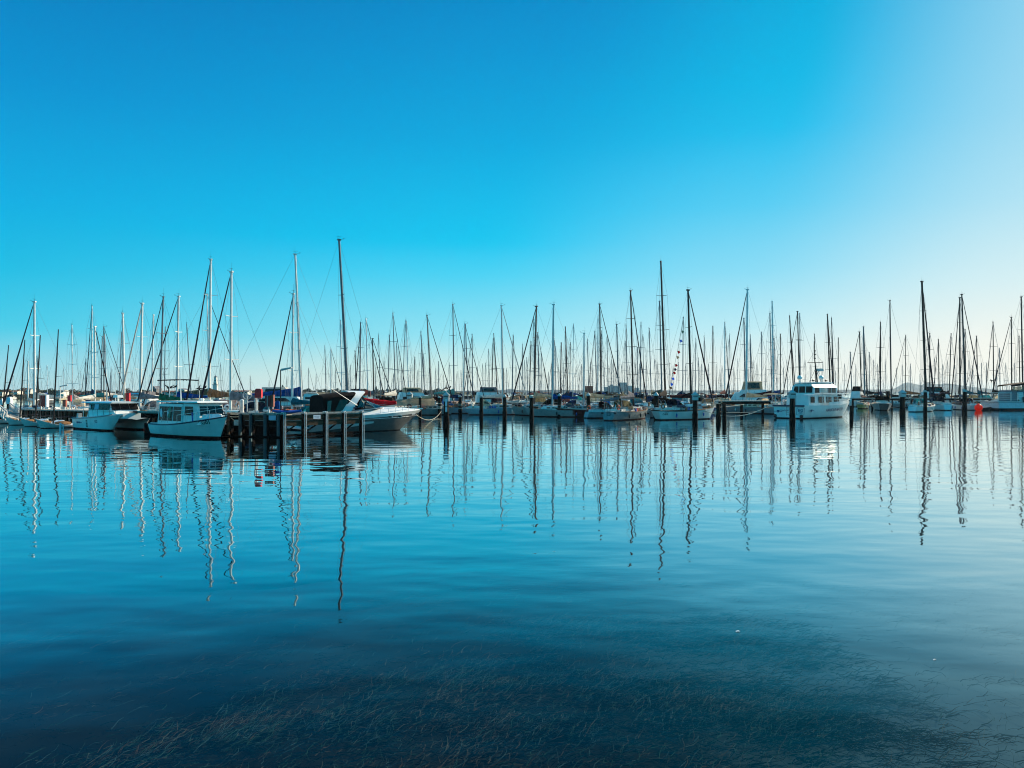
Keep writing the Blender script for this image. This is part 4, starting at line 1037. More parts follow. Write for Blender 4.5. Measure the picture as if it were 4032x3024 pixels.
wallw = mat('white render', (.72, .68, .58), .8, var=.08, scale=.5); roofg = mat('grey roof', (.16, .17, .19), .8, var=.15, scale=.5); roofr = mat('terracotta roof', (.28, .11, .07), .8, var=.15)
tower_m = mat('white painted boards', (.74, .72, .64), .7, var=.1, scale=.7)
def house(name, px0, px1, pt, pb, d, label, roof='gable', wm=None, rm=None, wins=3, storeys=1, ridge_y=False):
    a = at(px0, pb, d); b = at(px1, pt, d); w = b.x - a.x; h = b.z - a.z; r = empty(name, ((a.x + b.x) / 2, d, a.z)); wm = wm or wallw; rm = rm or roofg
    wh = h * (.62 if roof != 'flat' else .92); dp = max(w * .8, 5)
    mb = MB(); mb.box((0, 0, wh / 2 - .5), (w * .92, dp, wh + 1)); wl = mb.build('wall', wm, r)
    mb = MB()
    if roof == 'gable':
        if ridge_y: P = [(-w / 2, -dp * .55, wh), (w / 2, -dp * .55, wh), (0, -dp * .55, h)]
        if ridge_y:
            q = [(x_, dp * .55, z_) for x_, _, z_ in P]
            mb.add(P + q, [(0, 1, 2), (5, 4, 3)], 1); mb.add(P + q, [(0, 2, 5, 3), (2, 1, 4, 5)], 0)
        else:
            P = [(-w / 2, -dp * .55, wh), (-w / 2, 0, h), (-w / 2, dp * .55, wh)]; q = [(w / 2, y_, z_) for _, y_, z_ in P]
            mb.add(P + q, [(0, 3, 4, 1), (1, 4, 5, 2)], 0); mb.add(P + q, [(0, 1, 2), (5, 4, 3)], 1)
    else: mb.box((0, 0, h * .96), (w, dp * 1.08, h * .08))
    mb.build('roof', [rm, wm], r)
    for s_ in range(storeys):
        for k in range(wins):
            cx = -w * .46 + w * .92 * (k + .5) / wins; cz = wh * (s_ + .5) / storeys; ww = w * .92 / wins * .5; hh = wh / storeys * .5
            mb = MB(); mb.box((cx, -dp / 2 - .03, cz), (ww, .1, hh)); mb.build('window', DGLASS, wl)
    return tag(r, label, 'house')
house('white_house', 3, 23, 1543, 1560, 395, 'white cliff house with dark windows on the slope above the gangway', 'flat', wins=2)
house('white_villa', 232, 262, 1540, 1562, 400, 'white flat roofed villa with open dark bays on the wooded slope', 'flat', wins=4, storeys=2)
house('hillside_house', 245, 262, 1536, 1546, 430, 'small pale house with hipped roof up the slope above the villa', 'gable')
house('roofed_house', 55, 80, 1538, 1548, 420, 'low house under a terracotta roof among the trees on the ridge', 'gable', rm=roofr)
house('blue_roofed_house', 110, 132, 1530, 1545, 420, 'house with a blue grey roof topping the ridge behind the masts', 'gable')
house('gabled_cottage', 607, 628, 1520, 1552, 300, 'steep gabled dark cottage behind the green boom cover', 'gable', wm=mat('grey boards', (.2, .2, .2), .8), ridge_y=True, wins=1)
house('gabled_house', 705, 738, 1529, 1548, 330, 'white gabled house with a grey roof above the blue boom cover', 'gable', ridge_y=True, wins=1)
house('long_shed', 640, 700, 1538, 1550, 330, 'long low pale shed under a brown roof on the shore', 'gable', rm=roofr, wins=5)
house('waterside_shed', 760, 835, 1537, 1552, 340, 'long low white shed on the shore near the white tower', 'gable', wins=5)
house('waterside_house', 930, 985, 1537, 1550, 420, 'low terracotta roofed house on the shore beyond the dish', 'gable', rm=roofr, wins=4)
house('dark_shed', 1385, 1425, 1531, 1548, 420, 'dark brown shed with flat roof beyond the cruiser arch', 'flat', wm=TIMBERD, rm=TIMBERD, wins=2)
# white tower
D_ = 340; p = at(849, 1562, D_); r = empty('white_tower', p); k = D_ / F
mb = MB(); mb.box((0, 0, 22 * k), (17 * k, 17 * k, 48 * k), taper=.86); sh = mb.build('shaft', tower_m, r)
for z_ in (52, 63): MB().box((0, -5.5 * k, z_ * k), (3.2 * k, .4, 4.5 * k)).build('window', DGLASS, sh)
MB().box((0, 0, 47.5 * k), (19 * k, 19 * k, 3 * k)).build('balcony', GREYH, r)
MB().box((0, 0, 63 * k), (12 * k, 12 * k, 28 * k), taper=.75).build('upper_stage', tower_m, r)
mb = MB(); mb.add([(-6 * k, -6 * k, 77 * k), (6 * k, -6 * k, 77 * k), (6 * k, 6 * k, 77 * k), (-6 * k, 6 * k, 77 * k), (0, 0, 84 * k)], [(0, 1, 4), (1, 2, 4), (2, 3, 4), (3, 0, 4), (3, 2, 1, 0)]); mb.build('roof', roofg, r)
tag(r, 'slender white tower with a balcony and pointed roof beside the tan sail cover', 'tower')
# silos and mill
D_ = 2000; silo = mat('pale concrete silos', (.42, .38, .36), .9, var=.08, scale=.02); r = empty('grain_terminal', at(2445, YH, D_)); k = D_ / F
def blk(nm, x0, x1, yt, dp=40, y0=0):
    mb = MB(); mb.box(((x0 + x1) / 2 * k - 2445 * k, y0, ((YH - yt) * k + CH) / 2 - CH), ((x1 - x0) * k, dp, (YH - yt) * k + CH)); return mb.build(nm, silo, r)
r.location.z = CH
blk('long_block', 2397, 2440, 1519); blk('tower_block', 2440, 2469, 1506, 30, 3); blk('silo_bank', 2469, 2490, 1519, 38); blk('low_annex', 2380, 2397, 1524, 30); blk('end_block', 2500, 2513, 1527, 30); blk('head_house', 2404, 2412, 1514, 14); blk('link', 2490, 2500, 1535, 20)
tag(r, 'pale blue grey block of harbour silos far behind the masts', 'silo building')
# ------------------------------------------------------------------ jetties
def strip(mb, pts, z0, z1, w, mi=0, side=1):
    """a box along the polyline pts (world xy), w wide towards one side"""
    for a, b in zip(pts[:-1], pts[1:]):
        a = Vector((*a[:2], 0)); b = Vector((*b[:2], 0)); d = (b - a).normalized(); n = Vector((-d.y, d.x, 0)) * w * side
        P = [a, b, b + n, a + n]
        mb.hexa([p + Vector((0, 0, z0)) for p in P] + [p + Vector((0, 0, z1)) for p in P])
def on_line(a, b, px):
    """the point of the plan line a-b seen at column px"""
    k = (px - CX) / F; t = (k * a[1] - a[0]) / ((b[0] - a[0]) - k * (b[1] - a[1])); return Vector((a[0] + (b[0] - a[0]) * t, a[1] + (b[1] - a[1]) * t, 0))
JA, JB, JC, J0 = (-21.7, 60.0), (-17.4, 58.6), (-12.37, 64.0), (-31.5, 64.8)
jz = 1.78
org = Vector((JB[0], JB[1], 0)); jt = empty('timber_jetty', org)
tag(jt, 'dark timber jetty with white pipe fenders in front of the motor cruiser', 'jetty')
mb = MB(); strip(mb, [J0, JA, JB], jz - .09, jz, 2.2); strip(mb, [(JB[0] - .3, JB[1] + .45), (JC[0] - .0, JC[1])], jz - .086, jz + .004, 1.3); world_obj(mb, 'deck', CONC, org, parent=jt)
mb = MB(); strip(mb, [(J0[0], J0[1] - .07), (JA[0], JA[1] - .07), (JB[0], JB[1] - .07)], jz - .02, jz + .10, .12); strip(mb, [(JB[0] + .06, JB[1]), (JC[0] + .06, JC[1])], jz - .02, jz + .10, .12); world_obj(mb, 'kerb_rail', CONC, org, parent=jt)
segs = [(J0, JA, [660, 700, 740, 780, 820, 860, 905]), (JA, JB, [950, 991, 1048, 1100]), (JB, JC, [1117, 1199, 1283, 1355, 1426])]
for a, b, cols in segs:
    d = Vector((b[0] - a[0], b[1] - a[1], 0)).normalized(); n = Vector((d.y, -d.x, 0))
    prev = None
    for px in cols:
        p = on_line(a, b, px); teal = px in (950, 991, 1048, 1100)
        mb = MB(); big = a is JB
        mb.box(tuple(p - n * .16 + Vector((0, 0, .2))), (.2, .3, 3.1), rz=math.atan2(d.y, d.x)); world_obj(mb, 'pile', WETP, org, parent=jt)
        mb = MB()
        if big:
            for k in (-.075, .075): q = p + d * k; mb.path([q - n * .3 + Vector((0, 0, jz + .13)), q + n * .06 + Vector((0, 0, jz + .13)), q + n * .16 + Vector((0, 0, jz + .02)), q + n * .16 + Vector((0, 0, .25)), q + n * .16 + Vector((0, 0, -.5))], .027, 7)
            world_obj(mb, 'pipe_fender', POSTW, org, True, parent=jt)
        else:
            mb.box(tuple(p + n * .14 + Vector((0, 0, .95))), (.2, .14, 1.7), rz=math.atan2(d.y, d.x)); mb.box(tuple(p + n * .24 + Vector((0, 0, .95))), (.07, .05, 1.62), rz=math.atan2(d.y, d.x))
            world_obj(mb, 'fender_post', POSTT if teal else TIMBER, org, parent=jt)
        if prev is not None:
            mb = MB(); q0, q1 = prev + d * .17, p - d * .17
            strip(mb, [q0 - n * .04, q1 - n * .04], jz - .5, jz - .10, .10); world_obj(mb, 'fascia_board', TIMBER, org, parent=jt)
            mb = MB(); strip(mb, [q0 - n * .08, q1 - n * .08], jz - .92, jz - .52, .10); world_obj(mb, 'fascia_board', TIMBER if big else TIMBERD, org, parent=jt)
            mb = MB(); strip(mb, [q0 - n * .1, q1 - n * .1], .02, .22, .12); world_obj(mb, 'waling', WETP, org, parent=jt)
            if big:
                mb = MB(); mb.tube(q0 - n * .22 + Vector((0, 0, .3)), q1 - n * .22 + Vector((0, 0, 1.2)), .07, n=5); world_obj(mb, 'brace', TIMBERD, org, parent=jt)
        prev = p
mb = MB(); strip(mb, [(J0[0], J0[1] + 1.1), (JA[0], JA[1] + 1.1), (JB[0] - .4, JB[1] + 1.2)], -.3, .8, .12); strip(mb, [(J0[0], J0[1] + .5), (JA[0], JA[1] + .5), (JB[0] - .2, JB[1] + .5)], jz - .5, jz - .1, .12); world_obj(mb, 'shade_boarding', WETP, org, parent=jt)  # dark boards added to stand in for the shade beneath the deck
# signs on the fascia
def sign(px0, px1, y0, y1, a, b, m, label, texts=()):
    p0 = on_line(a, b, px0); p1 = on_line(a, b, px1); d = (p1 - p0).normalized(); n = Vector((d.y, -d.x, 0))
    zz = lambda y, p: CH + (YH - y) / F * p.y
    c = (p0 + p1) / 2 + n * .14; z0, z1 = zz(y1, c), zz(y0, c); w = (p1 - p0).length
    r = empty('sign_board', (c.x, c.y, (z0 + z1) / 2), math.atan2(d.y, d.x)); h = z1 - z0
    MB().box((0, 0, 0), (w, .03, h)).build('board', m, r)
    for t, s_, z_ in texts: lettering(t, s_ * h, lambda u, v, z_=z_: (u, -.018, z_ * h + v), INKB, r)
    return tag(r, label, 'sign')
sign(1230, 1258, 1634, 1649, JB, JC, SIGNW, 'small white notice board reading NO FISHING on the jetty fascia', (('NO FISHING', .27, .08), ('OR SWIMMING', .22, -.3)))
sign(1063, 1090, 1636, 1654, JA, JB, SIGNB, 'blank pale blue board fixed between two teal jetty posts')
def on_jetty(px, off=.6, a=JA, b=JB):
    p = on_line(a, b, px); d = Vector((b[0] - a[0], b[1] - a[1], 0)).normalized(); p = p - Vector((d.y, -d.x, 0)) * off
    k = (px - CX) / F; return Vector((k * p.y, p.y, jz))
def zrow(y, d): return CH + (YH - y) / F * d
# red rescue box on a post
p = on_jetty(1019, .5); r = empty('rescue_equipment_box', p); D_ = p.y
mb = MB(); mb.box((-.12, 0, (zrow(1565, D_) - jz) / 2), (.09, .09, zrow(1565, D_) - jz)); mb.build('post', POSTW, r)
mb = MB(); z0, z1 = zrow(1567, D_) - jz, zrow(1530, D_) - jz; rings = []
for y_ in (-.19, .19): rings.append([(-.26, y_, z0), (.24, y_, z0 + .03), (.25, y_, z1 - .1), (.14, y_, z1 - .01), (-.14, y_, z1), (-.25, y_, z1 - .1)])
mb.loft(rings); mb.build('box', REDB, r); MB().box((.0, -.2, (z0 + z1) / 2), (.3, .02, .34)).build('door', REDB, r)
tag(r, 'bright red rescue box standing high on a pale post by the launch bow', 'rescue box')
p = on_jetty(1058, .5); r = empty('electric_cabinet', p); D_ = p.y; z0, z1 = zrow(1601, D_) - jz, zrow(1558, D_) - jz
MB().box((0, 0, z0 / 2), (.1, .1, z0)).build('post', POSTW, r)
MB().box((-.05, 0, (z0 + z1) / 2), (.36, .34, z1 - z0)).build('cabinet', REDP, r); MB().box((-.05, -.19, (z0 + z1) / 2), (.05, .04, z1 - z0)).build('centre_strap', GREYH, r)
tag(r, 'dark maroon cabinet strapped to a pale post beside the rust red one', 'cabinet')
p = on_jetty(1072, .62); r = empty('hose_cabinet', p); MB().box((0, .1, (z0 + z1) / 2), (.22, .3, z1 - z0 + .03)).build('cabinet', BRICK, r); MB().box((.02, .05, z0 / 2), (.08, .08, z0)).build('post', POSTW, r)
MB().box((0, .1, z1 + .04), (.26, .36, .05)).build('lid', BRICK, r); tag(r, 'rust red slim hose cabinet next to the maroon cabinet', 'cabinet')
p = on_jetty(1105, .35); r = empty('street_lamp', p); D_ = p.y; zt = zrow(1455, D_) - jz
mb = MB(); mb.tube((0, 0, 0), (0, 0, zt), .045, .038, n=8); mb.tube((0, 0, 0), (0, 0, .2), .09, .07, n=8); mb.tube((0, 0, zt - .05), (.1, 0, zt + .05), .03, n=5); mb.build('post', DSPAR, r, True)
mb = MB(); mb.hexa([(.08, -.13, zt - .1), (.86, -.11, zt + .1), (.86, .11, zt + .1), (.08, .13, zt - .1), (.08, -.12, zt + .06), (.86, -.1, zt + .19), (.86, .1, zt + .19), (.08, .12, zt + .06)]); mb.build('lamp_head', CAPM, r)
tag(r, 'slim jetty lamp post with a long flat white head, beside the orange kayak', 'lamp post')
for i, (px, off, wpx, y0, y1, lb) in enumerate(((952, .9, 15, 1574, 1624, 'fat grey white service pillar on the jetty behind the launch bow'), (1006, .7, 7, 1567, 1626, 'slim pale post under the red rescue box'), (1112, 1.4, 5, 1600, 1627, 'short pale bollard post behind the lamp post'))):
    p = on_jetty(px, off); r = empty('service_pillar', p); h_ = zrow(y0, p.y) - jz; w_ = wpx / F * p.y
    mb = MB(); mb.tube((0, 0, 0), (0, 0, h_ - .04), w_ / 2, n=12); mb.build('pillar', CAPM, r, True); mb = MB(); mb.ball((0, 0, h_ - .05), (w_ / 2 * 1.05, w_ / 2 * 1.05, .09)); mb.build('lid', WHITE, r, True)
    tag(r, lb, 'service pillar')
def kayak(px, off, m, L, hd, z, label):
    p = on_jetty(px, off); r = empty('kayak', (p.x, p.y, z), hd); mb = MB(); rings = []
    for i in range(11):
        f = i / 10; x = (f - .5) * L; w = .33 * max(.03, math.sin(math.pi * f)) ** .7; b = .03 + .12 * abs(2 * f - 1) ** 2.5
        rings.append([(x, -w, .17 + b * .5), (x, -w * .6, .02 + b), (x, w * .6, .02 + b), (x, w, .17 + b * .5), (x, w * .5, .27 + b * .4), (x, -w * .5, .27 + b * .4)])
    mb.loft(rings); mb.build('hull', m, r, True); mb = MB(); mb.torus((0, 0, .29), .26, .03, 'z', 12, 5); mb.ball((0, 0, .26), (.22, .2, .04)); mb.build('cockpit_rim', BLACK, r); return tag(r, label, 'kayak', 'kayaks on the jetty')
kayak(1116, 1.0, ORANGE, 1.9, .15, jz + .06, 'orange kayak lying upright on the jetty behind the lamp post')
kayak(1130, .45, BLUEP, 2.2, .05, jz + .01, 'dark blue kayak lying along the jetty edge under the orange one')
kayak(1078, 1.3, WHITE, 1.6, .5, jz + .01, 'white kayak lying on the jetty against the teal tarpaulins')
for px, off, c_, s_, lb in ((1062, 1.6, 'teal', (1.1, .6, .55), 'teal tarpaulin heap leaning behind the maroon cabinet'), (1090, 2.0, 'blue', (.5, .5, .9), 'upright bundle wrapped in blue tarpaulin behind the orange kayak')):
    p = on_jetty(px, off); mb = MB(); mb.ball((0, 0, s_[2] * .5), (s_[0] * .5, s_[1] * .5, s_[2] * .6), n=9, m=5)
    for i, v in enumerate(mb.v): mb.v[i] = tuple(Vector(v) + noise.noise_vector(Vector(v) * 3) * .13)
    o = mb.build('tarpaulin_bundle', CANVAS[c_], smooth=True); o.location = p; tag(o, lb, 'tarpaulin')
# planked walkway on the far side of the dinghies
LA, LB = (-66, 95.0), (-33.2, 76.5); lz = 1.45
org = Vector((LB[0], LB[1], 0)); lw = empty('planked_walkway', org); tag(lw, 'long dark planked walkway wall behind the dinghies and catamaran', 'walkway')
mb = MB(); strip(mb, [LA, LB], lz - .12, lz, 2.5); world_obj(mb, 'deck', CONC, org, parent=lw)
mb = MB(); strip(mb, [(LA[0], LA[1] + .3), (LB[0], LB[1] + .3)], -.8, lz - .125, .1); world_obj(mb, 'backing_wall', TIMBERD, org, parent=lw)
dv = Vector((LB[0] - LA[0], LB[1] - LA[1], 0)); n_ = int(dv.length / .85); mb = MB()
for i in range(n_):
    p = Vector((*LA, 0)) + dv * (i + .5) / n_; mb.box((p.x, p.y + .1, lz / 2 - .5), (.2 if i % 3 else .3, .16, lz + .72), rz=math.atan2(dv.y, dv.x))
world_obj(mb, 'upright_plank', TIMBER, org, parent=lw)
def on_walk(px, off=.9):
    p = on_line(LA, LB, px); k = (px - CX) / F; y = p.y + off; return Vector((k * y, y, lz))
def boxthing(name, px, y0, y1, wpx, m, label, cat, p=None, extra=None, post=True):
    p = p or on_walk(px); r = empty(name, p); D_ = p.y; w = wpx / F * D_; z0, z1 = max(0, zrow(y1, D_) - p.z), zrow(y0, D_) - p.z
    mb = MB(); mb.box((0, 0, (z0 + z1) / 2), (w, w * .7, z1 - z0)); mb.build('cabinet', m, r); mb = MB(); mb.box((0, 0, z1 + .02), (w * 1.08, w * .78, .05)); mb.build('lid', m, r)
    if post and z0 > .05: MB().box((0, 0, z0 / 2), (.09, .09, z0)).build('post', POSTW, r)
    if extra: MB().box((w / 2 + w * .12, -.05, (z0 + z1) / 2), (w * .22, w * .7, z1 - z0 + .1)).build('side_panel', SIGNW, r)
    return tag(r, label, cat)
boxthing('fire_cabinet', 172, 1558, 1600, 24, REDP, 'big dark red cabinet with a white side panel near the tall white mast', 'cabinet', extra=True)
boxthing('fire_cabinet', 255, 1576, 1601, 13, BRICK, 'rust red box on the walkway beside the low street lamp', 'cabinet')
boxthing('fire_cabinet', 274, 1558, 1580, 13, REDB, 'bright red box on a post just before the catamaran roof', 'cabinet')
boxthing('rubbish_bin', 504, 1549, 1581, 15, REDB, 'round topped bright red tank above the catamaran cabin roof', 'tank', p=on_walk(504, 4))
boxthing('service_pillar', 624, 1577, 1616, 13, CAPM, 'pale square service pillar just astern of the motor launch', 'service pillar', p=on_line((-33.2, 76.5), (-20, 72), 624) + Vector((0, 0, 1.2)))
boxthing('service_pillar', 161, 1584, 1617, 6, CAPM, 'thin white service pillar beside the big dark red cabinet', 'service pillar')
boxthing('equipment_cabinet', 2319, 1521, 1560, 30, BRICK, 'tall rust red cabinet on the skyline above the maroon hull', 'cabinet', p=Vector((300 / F * 0 + (2319 - CX) / F * 150, 150, 1.6)))
boxthing('equipment_cabinet', 1454, 1541, 1562, 10, REDP, 'dark red cabinet seen just past the cruiser arch above the red cover', 'cabinet', p=Vector(((1454 - CX) / F * 118, 118, 1.5)))
boxthing('tar_barrel', 3711, 1540, 1562, 17, CANVAS['black'], 'black tub standing on the back jetty beside the maroon canopy yacht', 'tub', p=Vector(((3711 - CX) / F * 155, 155, 2.2)))
p = on_walk(237, .5); r = empty('street_lamp', p); zt = zrow(1522, p.y) - lz; mb = MB(); mb.tube((0, 0, 0), (0, 0, zt), .05, n=7); mb.build('post', WSPAR, r, True)
mb = MB(); mb.hexa([(0, -.12, zt - .03), (.8, -.1, zt + .1), (.8, .1, zt + .1), (0, .12, zt - .03), (0, -.1, zt + .06), (.8, -.08, zt + .22), (.8, .08, zt + .22), (0, .1, zt + .06)]); mb.build('lamp_head', CAPM, r)
tag(r, 'white jetty lamp with a flat angled head behind the dinghies', 'lamp post')
# gangway
org = ground(20, 1672); g = empty('gangway', org); tag(g, 'sloping gangway with triangular side trusses leading down behind the first dinghy', 'gangway')
for k, (xa, ya, xb_, yb, dd) in enumerate(((-40, 1560, 28, 1622, 84), (38, 1586, 82, 1617, 88))):
    mb = MB(); A = at(xa, ya, dd); B_ = at(xb_, yb, dd - 1.5); n_ = 9; low = Vector((0, 0, -1.05))
    mb.tube(A, B_, .075, n=4); mb.tube(A + low, B_ + low, .09, n=4); prev = None
    for i in range(n_ + 1):
        q = A + (B_ - A) * i / n_; mb.tube(q, q + low, .05, n=4)
        if prev is not None: mb.tube(prev, q + low, .06, n=4)
        prev = q
    world_obj(mb, 'side_truss', CAPM, org, parent=g)
mb = MB(); A = at(-40, 1592, 86); B_ = at(80, 1656, 86); mb.hexa([A + Vector((0, -1.2, -.1)), B_ + Vector((0, -1.2, -.1)), B_ + Vector((0, 1.2, -.1)), A + Vector((0, 1.2, -.1)), A + Vector((0, -1.2, 0)), B_ + Vector((0, -1.2, 0)), B_ + Vector((0, 1.2, 0)), A + Vector((0, 1.2, 0))]); world_obj(mb, 'ramp', CONC, org, parent=g)
for px, yt_, dd, w_, lb in ((8, 1572, 92, 9, 'small white pyramid-capped pile behind the gangway, the lower one'), (38, 1567, 92, 17, 'wide white pyramid-capped pile at the head of the gangway')):
    t_ = at(px, yt_, dd); r = empty('capped_post', (t_.x, dd, 0)); w = w_ / F * dd
    mb = MB(); mb.box((0, 0, t_.z / 2 - .5), (w * .8, w * .8, t_.z)); mb.build('post', TIMBERD, r); mb = MB(); mb.box((0, 0, t_.z - .45), (w, w, .5)); mb.box((0, 0, t_.z - .03), (w, w, .34), taper=.1); mb.build('cap', SIGNW, r); tag(r, lb, 'post')
# back jetties
def back_jetty(a, b, z, w, label):
    org = Vector((*a, 0)); r = empty('back_jetty', org); mb = MB(); strip(mb, [a, b], z - .12, z, w); world_obj(mb, 'deck', CONC, org, parent=r)
    mb = MB(); strip(mb, [(a[0], a[1] + .05), (b[0], b[1] + .05)], z - .5, z - .125, .15); world_obj(mb, 'fascia_board', TIMBERD, org, parent=r)
    L_ = math.dist(a, b)
    for i in range(int(L_ / 4) + 1):
        t = i * 4 / L_; mb = MB(); mb.tube((a[0] + (b[0] - a[0]) * t, a[1] + (b[1] - a[1]) * t + .5, -1), (a[0] + (b[0] - a[0]) * t, a[1] + (b[1] - a[1]) * t + .5, z - .13), .2, n=7); world_obj(mb, 'pile', WETP, org, True, parent=r)
    return tag(r, label, 'jetty')
X = lambda px, d: ((px - CX) / F * d, d)
back_jetty(X(3362, 157), X(3905, 157), 2.2, 2, 'dark back jetty running behind the yellow yacht to the houseboat')
back_jetty(X(2838, 109), X(3035, 113), 2.2, 1.8, 'dark finger jetty between the cream sail cover yacht and patrol boat')
back_jetty(X(1250, 132), X(2250, 150), 1.5, 2, 'long back jetty hidden among the middle row of yachts')
back_jetty(X(640, 100), X(1200, 96), 1.5, 2, 'back jetty crossing behind the launch and the red boxes')

# ------------------------------------------------------------------ mooring piles
def pile(px, yt_, yw, wpx, cap, label):
    p = ground(px, yw); D_ = p.y; w = wpx / F * D_; H = zrow(yt_, D_); r = empty('mooring_pile', p)
    lean = RND.uniform(-.04, .04); ch = w * .55 if cap != 'none' else 0
    wl = .95 if cap != 'low' else .4
    mb = MB(); mb.path([(0, 0, wl), (lean * .5, 0, (H + wl) / 2), (lean, 0, H - ch)], [w * .47, w * .46, w * .43], 10); mb.build('shaft', PILE, r, True)
    mb = MB(); k = 7; mb.path([(RND.uniform(-.01, .01), 0, -1 + (wl + 1.05) * i / k) for i in range(k + 1)], [w * (.52 + RND.uniform(-.03, .06)) for i in range(k)] + [w * .475], 10); mb.build('wet_base', WETP, r, True)
    if cap == 'big':
        mb = MB(); mb.box((lean, 0, H - ch - .28), (w * .98, w * .98, .62)); mb.build('collar', CAPM, r)
        mb = MB(); mb.box((lean, 0, H - ch + .08), (w * 1.2, w * 1.2, .1)); mb.box((lean, 0, H - ch * .5 + .06), (w * 1.2, w * 1.2, ch), taper=.12); mb.build('cap', CAPM, r)
        MB().box((lean, -w * .5, H - ch - .1), (w * .9, .03, .09)).build('band', BLACK, r)
    elif cap == 'cone':
        mb = MB(); rings = [[(lean + rr * math.cos(a), rr * math.sin(a), z) for a in [j * math.pi / 5 for j in range(10)]] for rr, z in ((w * .5, H - ch - .12), (w * .5, H - ch + .02), (w * .05, H))]; mb.loft(rings); mb.build('cap', CAPM, r)
    elif cap == 'slant':
        rr = w * .5; mb = MB(); mb.loft([[(lean + rr * math.cos(a), rr * math.sin(a), z + (s_ * rr * math.cos(a) * -.5)) for a in [j * math.pi / 5 for j in range(10)]] for z, s_ in ((H - ch * 1.2, 0), (H - ch * .4, 1))]); mb.build('cap', CAPM, r)
    return tag(r, label, 'mooring pile', 'mooring piles along the berths')
PL = [(1614, 1544, 1634, 20, 'big', 'white collared pile just past the cruiser bow'), (1654, 1558, 1636, 12, 'slant', 'thin pile beside the brown lifebuoy on the cream tent yacht'),
 (1731, 1558, 1635, 13, 'slant', 'thin dark rope-wound pile against the hull of the cream tent yacht'), (1757, 1546, 1675, 22, 'big', 'biggest nearest pile with a pale pyramid cap and small plates, standing free'),
 (1812, 1554, 1635, 14, 'slant', 'rope-wound pile between the lettered blue hull and the scoop stern'), (1895, 1555, 1641, 15, 'slant', 'pile in front of the long pale hull with the scoop stern'),
 (1987, 1552, 1645, 16, 'cone', 'pile at the bow end of the long pale hull with scoop stern'), (2093, 1555, 1647, 16, 'slant', 'pile with a blue sunlit band before the thick brown mast'),
 (2202, 1548, 1642, 15, 'cone', 'cone capped pile before the bow of the dark maroon hull'), (2317, 1546, 1643, 17, 'cone', 'cone capped pile across the middle of the dark maroon hull'),
 (2440, 1545, 1645, 17, 'cone', 'cone capped pile before the yacht with the round ladder stern'), (2585, 1543, 1652, 21, 'cone', 'thick pile at the stern of the white lettered cruising yacht'),
 (2737, 1545, 1656, 21, 'big', 'thick pale-capped pile amidships of the white cruising yacht with flags above'), (2828, 1590, 1660, 16, 'none', 'short black pile under the finger jetty, next to the bowsprit'),
 (2852, 1590, 1660, 16, 'none', 'short black pile under the finger jetty, second from the bowsprit'), (3120, 1537, 1659, 22, 'big', 'big pale-capped pile standing before the patrol boat stern'),
 (3352, 1597, 1650, 14, 'none', 'short dark pile beneath the flared bow of the patrol boat'), (3497, 1540, 1612, 15, 'none', 'bare round-topped dark pile beyond the yellow yacht'),
 (3553, 1537, 1630, 20, 'big', 'tall dark pile with a pale square band at the stern of the olive cover yacht'), (3643, 1535, 1625, 14, 'slant', 'dark pile under the leaning black mast'),
 (3798, 1531, 1619, 17, 'slant', 'dark pile between the maroon canopy stern and the orange buoy')]
PILES = {}
for q in PL: PILES[q[0]] = pile(*q)
mb = MB(); w = 22 / F * PILES[1757].location.y
for z_, h_ in ((2.35, .75), (1.65, .5)): mb.box((.02, -w * .5 - .02, z_), (.2, .03, h_))
mb.build('sign_plate', SIGNW, PILES[1757])
mb = MB(); 
for z_ in (1.0, 1.12, 1.3, 1.75): mb.torus((0, 0, z_), .27, .035, 'z', 12, 5)
mb.build('rope_turns', ROPE, PILES[1731]); mb = MB()
for z_ in (1.0, 1.5, 1.65): mb.torus((0, 0, z_), .29, .035, 'z', 12, 5)
mb.build('rope_turns', ROPE, PILES[1812])

def rope(p, q, sag, label, r=.03, knots=()):
    p, q = Vector(p), Vector(q); n = 14; mb = MB(); P = [p + (q - p) * i / n - Vector((0, 0, sag * 4 * (i / n) * (1 - i / n))) for i in range(n + 1)]
    mb.path(P, r, 5)
    for k in knots: mb.ball(P[k], r * 3)
    return tag(world_obj(mb, 'mooring_rope', ROPE, p, True), label, 'rope', 'mooring ropes')
A = lambda px, py, d: at(px, py, d)
rope(A(2596, 1589, 98), A(2733, 1598, 97), .95, 'white rope looping below the lettered hull between two thick piles', .045)
rope(A(2452, 1590, 100), A(2566, 1612, 98), .75, 'white rope looping across the round ladder stern', .04)
rope(A(2212, 1592, 104), A(2316, 1608, 103), .35, 'slack rope along the dark maroon hull to the cone capped pile')
rope(A(2330, 1606, 103), A(2366, 1598, 103), .15, 'short slack rope at the stern of the dark maroon hull')
rope(A(2372, 1592, 103), A(2438, 1606, 102), .1, 'taut rope from the striped stern to the cone capped pile')
rope(A(2455, 1592, 101), A(2580, 1611, 98), .1, 'taut rope over the rail of the round ladder stern yacht')
rope(A(2762, 1611, 98), A(2985, 1620, 106), .3, 'upper taut rope from the cruising yacht bow towards the finger jetty', .028)
rope(A(2775, 1617, 97), A(3040, 1590, 104), 1.15, 'long sagging knotted rope dipping to the water before the patrol boat', .04, (4, 9, 11))
rope(A(2800, 1604, 99), A(2930, 1592, 106), .1, 'pale taut rope above the short black piles', .03)
rope(A(1450 + 60, 1611, 69), A(1600, 1637, 72), .15, 'thin bow rope falling across the grey cruiser hull', .022)
rope(A(1636, 1630, 74), A(1738, 1619, 112), .9, 'long slack rope from the cruiser bow to the rope-wound pile', .025)
rope(A(1665, 1603, 113), A(1728, 1609, 113), .1, 'short rope along the cream tent yacht hull', .025)
